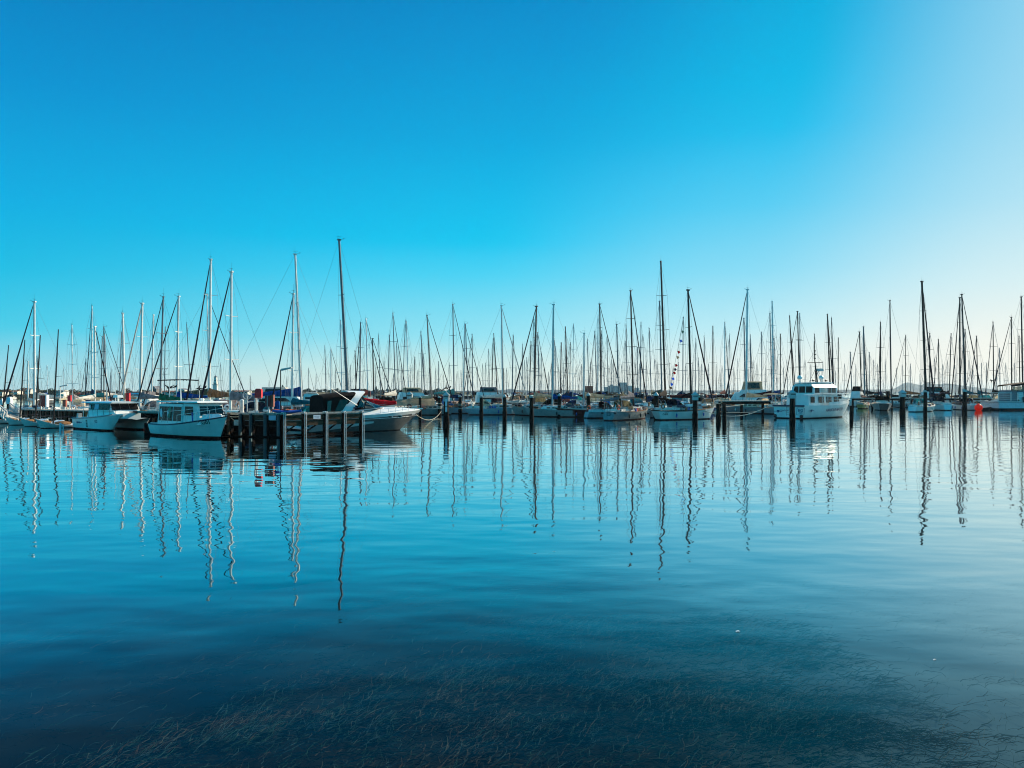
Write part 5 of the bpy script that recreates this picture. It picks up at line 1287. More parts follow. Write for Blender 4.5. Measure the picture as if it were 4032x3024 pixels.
rope(A(905, 1640, 60), A(965, 1632, 60), .1, 'yellowish rope from the launch bow to the jetty edge', .03)
rope(A(910, 1645, 60), A(985, 1665, 60), .25, 'thin rope sagging under the jetty edge by the launch bow', .02)
rope(A(3362, 1577, 118), A(3490, 1576, 152), .5, 'rope drooping over the yellow yacht from the patrol boat bow', .035)
rope(A(3450, 1592, 150), A(3540, 1600, 145), .4, 'dark wet rope near the waterline of the small grey yacht', .03)
rope(A(3862, 1585, 140), A(3898, 1587, 138), .35, 'short white rope from the dark tender to the houseboat', .035)

# wind generators and loose silhouettes that stand on poles
def windgen(px, py, d, zb, s_, label, rot=.5):
    p = at(px, py, d); r = empty('wind_generator', (p.x, d, zb)); h = p.z - zb; mb = MB(); mb.tube((0, 0, 0), (0, 0, h), .04, n=6); mb.build('pole', WSPAR, r)
    mb = MB(); mb.tube((-.25, 0, h), (.3, 0, h), .09, .05, n=7); mb.hexa([(.3, -.01, h - .02), (.75, -.01, h + .05), (.75, .01, h + .05), (.3, .01, h - .02), (.3, -.01, h + .04), (.8, -.01, h + .35), (.8, .01, h + .35), (.3, .01, h + .04)]); mb.build('body', DSPAR, r)
    for k in range(3):
        a = rot + k * 2.094; e = Vector((math.cos(a) * s_, -.15, h + math.sin(a) * s_)); mb = MB(); c_ = Vector((0, -.15, h)); n = Vector((-math.sin(a), 0, math.cos(a))) * .09
        mb.hexa([c_ - n, e - n * .4, e + n * .2, c_ + n, c_ - n + Vector((0, -.03, 0)), e - n * .4 + Vector((0, -.02, 0)), e + n * .2 + Vector((0, -.02, 0)), c_ + n + Vector((0, -.03, 0))]); mb.build('blade', DSPAR, r)
    return tag(r, label, 'wind generator')
windgen(668, 1527, 82, 1.6, .62, 'wind generator with drooping dark blades above the launch wheelhouse', .45)
windgen(785, 1530, 84, 1.6, .4, 'small wind generator with pointed tail beyond the launch roof', 1.2)
windgen(1757, 1527, 122, 1.2, .95, 'wind generator with two long drooping blades above the biggest pile', 1.57)
windgen(3903, 1499, 150, 2.2, .45, 'wind generator with a broad tail vane beside the houseboat', .2)
p = at(667, 1496, 80); r = empty('hoist_rail', (p.x, 80, 1.4)); h = p.z - 1.4; mb = MB(); mb.tube((0, 0, 0), (0, 0, h), .05, n=6); mb.build('post', WSPAR, r)
k = 80 / F; mb = MB(); mb.path([(-47 * k, 0, h - 2 * k), (0, 0, h), (60 * k, 0, h + 1 * k), (115 * k, 0, h - 2 * k)], .06, 6)
for q in (-12, 3, 20, 55, 68, 82): mb.tube((q * k, 0, h), (q * k, 0, h - 4 * k), .05, .02, n=5)
mb.build('cross_bar', DSPAR, r); tag(r, 'long dark horizontal bar with hooks on a post above the launch', 'hoist rail')
# round netted hoop
p = at(973, 1556, 66); r = empty('drying_hoop', (p.x, 66, 1.78)); h = p.z - 1.78; mb = MB(); mb.tube((0, 0, 0), (0, 0, h), .035, n=6); mb.build('post', WSPAR, r); mb = MB(); mb.torus((0, 0, h), .36, .035, 'y', 20, 6)
for a in (0, .8, 1.6, 2.4): mb.tube((-.36 * math.cos(a), 0, h - .36 * math.sin(a)), (.36 * math.cos(a), 0, h + .36 * math.sin(a)), .012, n=4)
mb.build('hoop', CAPM, r); tag(r, 'round white spoked hoop on a post beside the fat service pillar', 'hoop')
# ------------------------------------------------------------------ boats
launch = motor_launch(); cat_ = power_catamaran(); cruiser = motor_cruiser(); patrol = pilot_boat()
for o, L, b in ((launch, 8.8, 1.6), (cat_, 9.4, 2.2), (cruiser, 11.6, 1.9), (patrol, 14.5, 2.5)): occupy(o.location, o.rotation_euler.z, L, b)
for q in [(-50 + i * 2.2, 84.5 - i * 1.24) for i in range(8)] + [(J0[0] + (JA[0] - J0[0]) * t / 5, J0[1] + 1.1 + (JA[1] - J0[1]) * t / 5) for t in range(6)]: OCC.append((Vector((*q, 0)), 1.2))
occupy(Vector((*X(4010, 146), 0)), .05, 12, 3.2); occupy(Vector((*X(1494, 80), 0)), 0, 3.4, 1.6)
for px_, d_, h_, l_ in ((1640, 150, .3, 12), (1940, 150, .2, 11), (2942, 142, 2.9, 12), (1110, 120, .1, 13), (1240, 200, .2, 10), (540, 110, 2.8, 11), (3380, 180, .9, 9), (3690, 172, .1, 11)): occupy(Vector((*X(px_, d_), 0)), h_, l_)
for (p0_, d0_), (p1_, d1_) in (((3362, 157), (3905, 157)), ((2838, 109), (3035, 113)), ((1250, 132), (2250, 150)), ((640, 100), (1200, 96))):
    a_, b_ = X(p0_, d0_), X(p1_, d1_); n_ = int(math.dist(a_, b_) / 2)
    for i in range(n_ + 1): OCC.append((Vector((a_[0] + (b_[0] - a_[0]) * i / n_, a_[1] + (b_[1] - a_[1]) * i / n_ + 1, 0)), 1.1))
small_skiff(26, 1667, rad(238), True, 'small white dinghy with black mast, cut by the frame edge under the gangway', (34, 1359))
small_skiff(97, 1672, rad(240), True, 'small white dinghy with a black mast floating where the gangway ends', (98, 1338))
small_skiff(158, 1678, rad(240), True, 'small white dinghy with a black mast before the big dark red cabinet', (159, 1319))
small_skiff(232, 1684, rad(238), True, 'small white dinghy with the tallest black mast of the four', (230, 1297), L=4.5)
small_skiff(268, 1680, rad(25), False, 'mastless open white dinghy whose bow nearly touches the catamaran stern', None, L=4.6)
t_ = ground(243, 1692); mb = MB(); mb.tube((-.12, 0, -.3), (-.12, 0, .62), .09, n=8); mb.tube((.14, 0, -.3), (.14, 0, .5), .05, n=8); mb.box((0, .02, .45), (.34, .05, .08)); o = mb.build('marker_post', SIGNW, smooth=True); o.location = t_; tag(o, 'short white twin marker post in the water beside the mastless dinghy', 'marker post')

Y = yacht
K = dict
NEARS = []
def N(label, *a, **k):
    k['near'] = True; i = Y(*a, **k); i['label'] = label; NEARS.append(i); return i
# left group
N('white yacht with the tall pale mast nearest the gangway and dark furled headsail', 135, 1188, 135, 1656, 9, 'w', fx=-18, ns=2, cover='white', dodger='none', hullm=WHITE)
N('white yacht with a thin two-spreader mast far behind the catamaran stern', 362, 1204, 362, 1621, 5, 'w', fx=277, ns=3, cover='navy', dodger='cream', hullm=WHITE)
N('white yacht with the wide pale mast rising just behind the catamaran wheelhouse', 483, 1234, 490, 1651, 9, 'w', fx=None, head=2.4, ns=2, cover='cream', dodger='maroon', hullm=WHITE)
N('white yacht whose long white furled headsail slants down to the catamaran roof', 560, 1195, 551, 1655, 10, 'w', fx=424, furl='w', ns=2, cover='grey', dodger='grey', hullm=WHITE)
N('yacht with the slim grey mast and green boom cover between catamaran and launch', 643, 1169, 629, 1673, 7, 'g', fx=490, ns=2, cover='green', dodger='none', hullm=WHITE)
N('yacht with pale mast and long royal blue boom cover above the launch roof', 703, 1167, 696, 1656, 8, 'w', fx=531, ns=2, cover='blue', dodger='none', hullm=WHITE)
N('tall white masted yacht with the tan boom cover beyond the launch windscreen', 830, 1022, 823, 1670, 10, 'w', fx=669, ns=3, cover='tan', dodger='grey', hullm=WHITE)
N('tall white masted yacht with the grey boom cover beside the hoop', 911, 1070, 908, 1682, 11, 'w', fx=738, ns=2, cover='grey', dodger='navy', hullm=WHITE)
N('yacht with shorter white mast and dark furled headsail ending at the red box', 1155, 1157, 1150, 1690, 9, 'w', fx=1030, ns=2, cover='teal', dodger='teal', hullm=WHITE, L=8.5)
N('yacht with a tall left-leaning white mast and blue peaked cover by the lamp'.replace('left-leaning', 'leaning'), 1162, 1001, 1187, 1668, 9, 'w', fx=None, head=.5, ns=2, cover='blue', dodger='none', hullm=WHITE)
N('yacht with the very tallest mast, leaning above the black-canopied motor cruiser', 1335, 944, 1372, 1683, 10, 'g', fx=None, head=.645, ns=2, cover='white', dodger='none', hullm=WHITE, L=11)
N('white yacht with short pale mast seen low between the first dinghy masts', 110, 1423, 110, 1640, 5, 'w', fx=None, head=2.6, ns=1, cover='white', dodger='none', hullm=WHITE, L=7)
# front row, centre
tent = N('grey white yacht under a cream boom tent with a brown horseshoe lifebuoy', 1681, 1241, 1701, 1634, 5, 'b', fx=1757, head=.25, ns=2, cover='cream', dodger='none', hullm=GREYH, boot=BLKBOOT, L=9)
r = tent['root']; L_ = tent['L']; mb = MB(); rings = []
for i in range(8):
    f = i / 7; x = .13 * L_ - f * .62 * L_; zr = tent['fbh'] + 1.55 - .25 * f + .06 * math.sin(i * 2.2); rings.append([(x, -1.35, tent['fbh'] + .42), (x, -.75, zr - .38), (x, 0, zr), (x, .75, zr - .38), (x, 1.35, tent['fbh'] + .42)])
mb.loft(rings, closed=False, caps=False); mb.build('boom_tent', TENT, r)
mb = MB(); mb.torus((-.30 * L_, -1.55, tent['fbh'] + .35), .28, .1, 'y', 12, 6); mb.build('lifebuoy', BRICK, r)
q = N('white yacht with blue lettered side between two rope-wound piles', 1830, 1275, 1823, 1628, 4, 'a', fx=1869, head=.3, ns=2, cover='navy', dodger='blue', hullm=mat('pale blue gelcoat', (.30, .42, .5), .3, var=.06), boot=BLKBOOT, L=10)
h = q['hu']; lettering('Boats Wo', .5, lambda u, w: (-.25 * q['L'] + u, -h.side(-.25 * q['L'] + u, .45 + w) - .015, .45 + w), INKB, q['root'])
N('long pale yacht with a flat scoop stern and white boom cover', 1974, 1204, 1980, 1633, 6, 'a', fx=2035, head=.15, furl='w', ns=2, cover='white', dodger='cream', hullm=mat('light blue grey hull', (.45, .55, .6), .3, var=.06), boot=REDBOOT, L=10.5, st_rake=1.3)
N('yacht with the thick brown mast, dark furled sail and cream boom cover', 2112, 1206, 2103, 1636, 8, 'b', fx=2009, ns=2, cover='cream', dodger='black', hullm=PALEG, boot=REDBOOT, L=11.5)
N('pale hulled yacht with raked bow and grey mast just before the maroon hull', 2180, 1199, 2175, 1641, 8, 'a', fx=None, head=2.95, ns=2, cover='blue', dodger='navy', hullm=PALEG, boot=REDBOOT, L=10)
N('yacht with a dark maroon hull behind two cone capped piles', 2300, 1312, 2299, 1642, 6, 'a', fx=None, head=3.0, ns=1, cover='cream', dodger='blue', hullm=MAROON, boot=BLKBOOT, L=11.5, strake=WHITE)
N('yacht with brown mast and thick dark furled headsail behind the red cabinet', 2361, 1197, 2367, 1629, 6, 'b', fx=2469, ns=3, cover='maroon', dodger='none', hullm=MAROON, L=12)
q = N('pale yacht with stripes on its small stern, next past the maroon hull', 2428, 1277, 2437, 1645, 5, 'g', fx=None, head=.35, ns=2, cover='grey', dodger='maroon', hullm=GREYH, boot=REDBOOT, L=7.8)
ladder = N('yacht showing its round stern with a ladder, brown bimini and black mast', 2483, 1145, 2494, 1650, 7, 'd', fx=2572, ns=3, cover='grey', dodger='bimini_olive', hullm=mat('shade darkened hull', (.2, .22, .22), .35, var=.1), boot=REDBOOT, L=11, arch=True, radar=False)  # hull colour darkened to stand in for shade on its side
mb = MB(); xx = -ladder['L'] / 2 - .12
for y in (-.2, .2): mb.path([(xx, y, .2), (xx, y, 1.25), (xx + .1, y, 1.35)], .03, 5)
for z in (.35, .65, .95): mb.tube((xx, -.2, z), (xx, .2, z), .025, n=5)
mb.build('stern_ladder', DSPAR, ladder['root']); mb = MB()
for y in (-.85, .85): mb.ball((xx, y, .9), (.08, .2, .12))
mb.build('stern_vent', BLACK, ladder['root'])
N('yacht with the tallest black mast in the centre, behind the flag string', 2602, 1030, 2621, 1638, 8, 'd', fx=None, head=1.2, ns=3, cover='black', dodger='black', hullm=DGREYH, L=14)
crz = N('white lettered cruising yacht with bowsprit, maroon boom cover and blue dodger', 2709, 1142, 2722, 1651, 9, 'd', fx=2824, head=.5, ns=2, cover='maroon', dodger='navy', hullm=WHITE, boot=REDBOOT, strake=WOODSTR, L=9.8, fb=1.3)
h = crz['hu']; L_ = crz['L']
lettering('OSPR', .3, lambda u, w: (-.40 * L_ + u, -h.side(-.40 * L_ + u, .62 + w) - .015, .62 + w), INK, crz['root'])
lettering('ZZA', .26, lambda u, w: (-.39 * L_ + u, -h.side(-.39 * L_ + u, .95 + w) - .015, .95 + w), CANVAS['grey'], crz['root'])
mb = MB(); z = h.sheer(1); mb.tube((.44 * L_, 0, z), (.5 * L_ + 1.3, 0, z + .5), .07, .05, n=6)
for sg in (-1, 1): mb.path([(.36 * L_, sg * .8, z - .1), (.44 * L_, sg * .55, z + .75), (.5 * L_ + 1.0, sg * .12, z + 1.15), (.5 * L_ + 1.2, 0, z + .5)], .03, 5)
mb.build('bowsprit', CANVAS['cream'], crz['root'])
mb = MB(); mb.box((.02 * L_, -.75, crz['fbh'] + .5), (1.5, .5, .32), taper=.85); mb.build('deck_hatch', WHITE, crz['root'])
N('yacht with grey mast and cream boom cover behind the finger jetty', 2943, 1140, 2938, 1627, 8, 'a', fx=2871, ns=2, cover='cream', dodger='bimini_cream', hullm=GREYH, boot=REDBOOT, L=11)
N('yacht with twin-dome radar mast standing behind the patrol boat stern', 3040, 1188, 3046, 1611, 6, 'a', fx=None, head=1.35, ns=3, cover='maroon', dodger='black', hullm=DGREYH, L=12, radar=True)
N('black masted yacht with spreaders right behind the patrol boat wheelhouse', 3258, 1239, 3271, 1612, 6, 'd', fx=3318, ns=2, cover='maroon', dodger='none', hullm=MAROON, L=11)
N('small yellow yacht moored beyond the patrol boat bow', 3400, 1287, 3405, 1608, 6, 'g', fx=3437, ns=2, cover='maroon', dodger='none', hullm=YELLOW, boot=REDBOOT, L=6.8, fb=.95)
N('grey yacht with tall plain black mast between the yellow yacht and banded pile', 3504, 1184, 3510, 1603, 5, 'd', fx=None, head=2.7, ns=2, cover='black', dodger='black', hullm=GREYH, L=8.5)
lean = N('pale yacht with a leaning black mast, olive boom cover and teal dodger', 3630, 1109, 3647, 1620, 9, 'd', fx=3696, head=.7, ns=3, cover='olive', dodger='teal', hullm=WHITE, boot=BLKBOOT, L=9.4, arch=True)
N('yacht showing a white round stern under a dark maroon cockpit canopy', 3779, 1172, 3780, 1613, 6, 'd', fx=3747, head=1.5, ns=3, cover='grey', dodger='maroon', hullm=WHITE, boot=BLKBOOT, L=9)
N('yacht with white bow line and black mast beside the orange buoy', 3787, 1159, 3802, 1607, 6, 'd', fx=3846, ns=3, cover='maroon', dodger='grey', hullm=WHITE, boot=BLKBOOT, L=8.8, away=-1)

# the rest of the forest of masts: top x, top y, base x, width, tone, foot of furled sail, spreaders
T = [
(146,1405,154,3,'d',None,1),(283,1282,286,4,'w',None,3),(374,1286,374,7,'w',386,2),(409,1287,409,4,'b',466,2),(403,1325,399,4,'g',None,1),(412,1318,421,4,'w',None,1),(338,1414,336,3,'g',296,1),(436,1468,434,3,'g',None,0),
(479,1309,468,4,'g',None,1),(604,1240,597,6,'w',None,1),(651,1287,647,4,'g',None,2),(735,1275,755,4,'g',None,1),(815,1157,824,5,'w',964,2),(1279,1364,1285,3,'g',None,1),(1303,1374,1303,4,'a',1348,1),(1341,1261,1347,5,'a',None,2),
(1358,1375,1362,3,'d',None,1),(1398,1382,1403,4,'d',None,1),(1420,1271,1416,6,'g',1376,2),(1441,1256,1449,5,'a',1502,2),(1467,1333,1472,5,'d',1544,0),(1490,1318,1500,3,'g',None,1),(1534,1320,1525,4,'g',None,1),(1547,1233,1558,4,'g',1590,2),
(1561,1350,1571,3,'g',None,1),(1596,1264,1584,3,'g',None,2),(1600,1265,1610,4,'a',None,2),(1633,1405,1630,3,'d',1622,0),(1657,1307,1674,4,'g',None,2),(1661,1356,1661,4,'g',None,1),(1668,1396,1672,3,'g',None,1),(1634,1406,1630,3,'g',None,0),
(1727,1423,1727,3,'g',None,1),(1783,1198,1788,5,'g',1868,2),(1833,1277,1843,4,'g',None,2),(1859,1318,1861,4,'g',1818,1),(1924,1374,1927,3,'g',None,2),(1942,1334,1936,4,'d',None,1),(1944,1313,1961,4,'b',None,1),(1983,1452,1984,4,'d',None,0),
(2021,1322,2016,5,'g',None,1),(2058,1355,2056,3,'g',None,0),(2074,1407,2079,3,'g',None,1),(2091,1346,2084,4,'d',None,1),(2102,1257,2104,4,'g',None,2),(2117,1309,2124,4,'g',2170,2),(2121,1385,2122,3,'g',None,1),(2131,1392,2130,3,'g',None,1),
(2188,1365,2186,3,'g',None,1),(2183,1340,2180,3,'g',None,1),(2210,1350,2206,5,'b',None,0),(2226,1287,2237,5,'b',None,1),(2227,1360,2229,3,'d',None,1),(2258,1275,2255,3,'a',None,2),(2246,1349,2243,3,'d',2208,0),(2313,1336,2319,3,'g',None,1),
(2355,1242,2353,4,'a',None,2),(2342,1306,2350,4,'g',2320,1),(2369,1302,2368,3,'b',None,1),(2390,1327,2395,3,'g',None,1),(2407,1407,2408,2,'g',None,1),(2462,1343,2459,3,'g',None,1),(2465,1280,2471,4,'g',None,1),(2524,1268,2521,4,'g',None,2),
(2510,1367,2511,3,'g',None,1),(2531,1318,2536,3,'g',None,1),(2556,1293,2565,4,'g',None,2),(2597,1186,2607,6,'g',None,3),(2690,1249,2688,4,'g',None,2),(2740,1336,2737,3,'g',None,1),(2773,1329,2776,3,'g',None,1),(2807,1286,2807,5,'d',None,1),
(2854,1270,2854,5,'a',2902,2),(2872,1321,2868,3,'g',None,1),(2929,1253,2935,5,'g',None,2),(2954,1319,2958,4,'g',2993,1),(2999,1307,3000,4,'g',None,2),(3031,1235,3041,4,'g',None,2),(3048,1332,3048,3,'g',None,1),(3073,1315,3073,4,'d',None,2),
(3109,1244,3126,5,'d',3165,2),(3140,1226,3150,5,'d',3115,2),(3149,1233,3151,4,'g',3184,2),(3207,1316,3212,3,'d',None,1),(3274,1252,3284,4,'d',3320,1),(3301,1330,3300,4,'d',None,1),(3348,1387,3355,4,'g',None,0),(3384,1307,3393,5,'d',3362,2),
(3423,1387,3423,3,'g',None,1),(3467,1269,3467,5,'d',3507,2),(3566,1319,3565,3,'d',3545,2),(3661,1312,3661,4,'d',None,3),(3695,1337,3698,4,'d',3716,1),(3745,1314,3737,4,'d',None,2),(3800,1298,3803,4,'d',3825,2),(3845,1323,3851,4,'d',3866,2),
(3910,1268,3913,4,'d',3936,2),(3935,1370,3939,3,'g',3952,1),(3982,1249,3984,5,'d',3964,2),(4012,1323,4017,4,'d',None,1),(4021,1169,4028,6,'d',None,2)]
T.sort(key=lambda t: -t[1] if False else t[1])
for xt, yt, xb, w, tn, fx, ns in T:
    Y(xt, yt, xb, None, w, tn, fx=fx, ns=ns, furl='d')
# the faintest masts far behind, read off as a fringe above the hulls
F_ = [(52,1470),(185,1440),(250,1452),(318,1462),(440,1440),(520,1455),(590,1470),(700,1420),(780,1480),(868,1440),(940,1500),(985,1470),(1060,1505),(1130,1490),(1215,1455),(1245,1470),(1320,1440),(1380,1430),(1430,1450),(1480,1440),(1512,1420),(1550,1460),(1580,1440),(1618,1450),(1645,1455),(1690,1460),(1715,1450),(1745,1470),(1770,1440),(1800,1455),(1815,1465),(1850,1430),(1880,1450),(1900,1440),(1912,1425),(1955,1450),(1995,1440),(2032,1430),(2045,1450),(2065,1425),(2145,1440),(2160,1460),(2170,1425),(2198,1440),(2218,1430),(2268,1440),(2280,1455),(2290,1430),(2325,1430),(2335,1445),(2380,1440),(2398,1450),(2415,1430),(2425,1445),(2448,1430),(2480,1440),(2500,1430),(2518,1445),(2545,1430),(2578,1420),(2588,1440),(2635,1430),(2650,1440),(2672,1430),(2700,1445),(2728,1430),(2750,1410),(2762,1440),(2790,1430),(2820,1440),(2835,1450),(2843,1430),(2890,1440),(2905,1405),(2945,1450),(2965,1420),(2980,1440),(3015,1430),(3060,1405),(3085,1440),(3098,1420),(3170,1430),(3190,1440),(3240,1430),(3290,1450),(3325,1430),(3370,1425),(3410,1430),(3440,1420),(3455,1440),(3485,1420),(3530,1440),(3552,1430),(3585,1425),(3622,1480),(3640,1430),(3680,1420),(3712,1430),(3730,1420),(3760,1430),(3815,1430),(3830,1440),(3865,1430),(3885,1420),(3925,1430),(3960,1420),(3995,1430)]
for xt, yt in F_:
    Y(xt, yt + RND.uniform(-12, 12), xt + RND.uniform(-3, 4), None, RND.uniform(1.6, 2.4), 'g' if xt > 700 else 'a', fx=(xt + RND.choice([-1, 1]) * RND.uniform(12, 22)) if RND.random() < .25 else None, ns=RND.choice([0, 1, 1, 2]))

# flag string on the cruising yacht
p0, p1 = at(2693, 1243, 96), at(2633, 1535, 98); mb = MB(); n = 16; P = [p0 + (p1 - p0) * i / n - Vector((0, 0, .5 * 4 * (i / n) * (1 - i / n))) for i in range(n + 1)]
mb.path(P, .02, 4); fs_ = world_obj(mb, 'flag_string', DSPAR, p0); tag(fs_, 'string of small coloured signal flags slanting down beside the tallest centre mast', 'bunting')
for f, c_ in ((.17, 'cream'), (.28, 'blue'), (.42, 'red'), (.49, 'cream'), (.60, 'red'), (.66, 'navy'), (.71, 'red'), (.80, 'blue'), (.89, 'blue'), (.95, 'tan')):
    c0 = p0 + (p1 - p0) * f - Vector((0, 0, .5 * 4 * f * (1 - f))) - p0; mb = MB(); s_ = .36
    mb.hexa([c0 + Vector(v) for v in ((0, 0, 0), (s_ * .3, -.01, -s_), (s_ * .31, .01, -s_), (.01, .01, 0), (s_ * .6, -.05, .05), (s_, -.12, -s_ * .5), (s_, -.1, -s_ * .48), (s_ * .6, -.03, .05))]); mb.build('flag', CANVAS[c_] if c_ != 'blue' else BRIGHT_BLUE, fs_)

# red covered dinghy on a raised landing behind the cruiser
q = Vector((*X(1494, 80), 0)); mb = MB(); mb.box((0, 0, 1.5), (3.4, 1.9, .2))
for a_ in (-1.5, 1.5):
    for b_ in (-.8, .8): mb.tube((a_, b_, -.5), (a_, b_, 1.4), .12, n=7)
o = mb.build('landing_stage', CAPM); o.location = q; o.rotation_euler.z = .2; tag(o, 'small raised landing stage holding the red covered dinghy', 'landing stage')
r = empty('covered_dinghy', (q.x, q.y, 1.66), -.12); h = Hull(3.6, 1.5, .55, .5, .66, sw=.8, bow_rake=.3, draft=0.0, boot=.03, n=10); h.build(r, WHITE, WHITE)
mb = MB(); rings = []
for i in range(12):
    t = i / 11; x = (t - .5) * 3.65; w = max(.05, h.hw(t) + .04); z = h.sheer(t) - .15; k = (.52 + .24 * math.sin(math.pi * min(1, t * .8 + .2))) * (1 - .55 * t) + .12
    rings.append([(x, -w, z), (x, -w * .8, z + k * .62), (x, -w * .35, z + k * .95), (x, 0, z + k + .03 * math.sin(i * 2)), (x, w * .35, z + k * .95), (x, w * .8, z + k * .62), (x, w, z)])
mb.loft(rings, closed=False); mb.build('boat_cover', CANVAS['red'], r, True); tag(r, 'small dinghy under a bright red cover behind the cruiser windscreen', 'covered dinghy')

# mid-distance motor yachts with flybridges
def flybridge(px, yt, d, hd, L, col, label):
    t_ = at(px, yt, d); H = t_.z; r = empty('flybridge_cruiser', (t_.x, d, 0), hd); occupy(r.location, hd, L); h = Hull(L, L * .3, 1.3, 1.4, 1.9, sw=.9, tm=.5, bow_rake=1.6, p=2.4, n=12); h.build(r, WHITE, BLKBOOT); h.deck(r, DECKM)
    z1 = 1.3 + (H - 1.3) * .5
    c_ = block(r, 'cabin', WHITE, -.3 * L, .28 * L, L * .125, L * .10, 1.3, z1, .1, 1.2, .1)
    for sg in (-1, 1): pane(c_, 'window', DGLASS, [(-.24 * L, sg * (L * .125 - .03), z1 - .75), (.12 * L, sg * (L * .108), z1 - .75), (.06 * L, sg * (L * .098), z1 - .2), (-.24 * L, sg * (L * .11 - .02), z1 - .2)], (0, sg, 0), .06)
    k = block(r, 'flybridge', WHITE, -.28 * L, .12 * L, L * .11, L * .09, z1 + .02, z1 + .55, .1, .4, .08)
    e = block(r, 'flybridge_enclosure', CANVAS[col], -.22 * L, .08 * L, L * .10, L * .09, z1 + .56, H, .1, .35, .12)
    for sg in (-1, 1): pane(e, 'clear_panel', SMOKE, [(-.18 * L, sg * L * .10, z1 + .75), (.02 * L, sg * L * .095, z1 + .75), (0, sg * L * .088, H - .22), (-.17 * L, sg * L * .088, H - .22)], (0, sg, 0), .04)
    h.rail(r, .6, .4, .98, step=1.2, mid=False); return tag(r, label, 'flybridge cruiser', 'flybridge cruisers among the yachts')
flybridge(1640, 1527, 150, .3, 12, 'cream', 'flybridge cruiser with cream enclosure just past the red boat cover')
flybridge(1940, 1525, 150, .2, 11, 'grey', 'flybridge cruiser with a grey canvas enclosure behind the scoop stern yacht')
flybridge(2942, 1503, 142, 2.9, 12, 'cream', 'flybridge cruiser with tall cream clears above the cream boom cover')
flybridge(1110, 1525, 120, .1, 13, 'white', 'long white flybridge cruiser lying behind the red cabinets')
flybridge(1240, 1545, 200, .2, 10, 'white', 'small white flybridge cruiser far behind the black canopy')
flybridge(540, 1543, 110, 2.8, 11, 'grey', 'pale flybridge cruiser with grey screens beyond the catamaran windscreen')
flybridge(3380, 1522, 180, .9, 9, 'black', 'small cruiser with a black hooped canopy beyond the yellow yacht')
flybridge(3690, 1524, 172, .1, 11, 'black', 'long cruiser with a black flat top behind the leaning mast')

# houseboat catamaran at the edge
hb = empty('houseboat', Vector((*X(4010, 146), 0)), 0.05); tag(hb, 'big pale catamaran houseboat with brown canopy and railings at the frame edge', 'houseboat')
mb = MB(); mb.box((0, 0, .95), (11.4, 5.2, 1.1)); mb.box((0, 0, 1.56), (11.6, 5.3, .1), 1); mb.build('side_hull', [mat('pale topsides', (.55, .62, .64), .35, var=.08), NAVYSTR], hb)
mb = MB(); rings = []
for sg in (-1, 1):
    mb.box((0, sg * 1.9, .2), (11, 1.2, .75))
mb.build('float', BLKBOOT, hb)
mb = MB(); mb.box((0, 0, 1.66), (11.8, 5.5, .08)); mb.build('deck', WHITE, hb)
mb = MB()
for sg in (-1, 1):
    for i in range(10): mb.tube((-5.7 + i * 1.2, sg * 2.6, 1.7), (-5.7 + i * 1.2, sg * 2.6, 3.1), .03, n=4)
    for z in (2.05, 2.4, 2.75, 3.1): mb.tube((-5.7, sg * 2.6, z), (5.2, sg * 2.6, z), .022, n=4)
mb.build('guard_rail', STEEL, hb)
cb = block(hb, 'cabin', mat('shade toned cabin side', (.10, .15, .18), .5, var=.1), -2.6, 5.2, 1.9, 1.9, 1.7, 3.7, 0, .3, .1); cp = MB(); rings = []  # cabin colour darkened to stand in for the shaded interior below the windows
for i in range(8):
    f = i / 7; x = -2.8 + f * 8.2; zz = 4.75 + .75 * math.sin(f * 1.5); rings.append([(x, -2.1, zz - .35), (x, -1.6, zz), (x, 1.6, zz), (x, 2.1, zz - .35)])
cp.loft(rings, closed=False, caps=False); cp.build('canopy', mat('brown canopy', (.014, .009, .008), .9, var=.2), hb)
mb = MB()
for i in range(6):
    for sg in (-1, 1): mb.tube((-2.7 + i * 1.05, sg * 2.0, 3.6), (-2.7 + i * 1.05, sg * 2.05, 4.5 + .1 * i), .05, n=4)
mb.build('canopy_post', TIMBERD, hb)
for i in range(5): pane(hb, 'clear_panel', CLEAR, [(-2.65 + i * 1.05, -2.06, 3.65), (-1.72 + i * 1.05, -2.06, 3.65), (-1.72 + i * 1.05, -2.08, 4.4 + .06 * i), (-2.65 + i * 1.05, -2.08, 4.4 + .06 * i)], (0, -1, 0), .02)
for k, (x, w, hh, cz) in enumerate(((-1.3, .95, 1.35, 2.7), (1.6, 1.3, 1.7, 2.9), (-.6, 1.6, .8, 2.1))):
    mb = MB(); mb.box((x, -2.2, cz), (w, .5, hh), taper=.82); mb.build('locker', WHITE, hb)
mb = MB(); mb.ball((-.9, -2.75, 1.75), (.28, .2, .3)); mb.box((-.9, -2.7, 2.2), (.35, .3, .6)); mb.build('outboard_engine', BLACK, hb, True)
mb = MB(); mb.box((-4.2, -1.2, 3.3), (2.6, 2.0, .07)); 
for x in (-5.4, -3.0): mb.tube((x, -2.1, 1.7), (x, -2.1, 3.3), .06, n=5)
mb.build('fore_shelter', WHITE, hb)
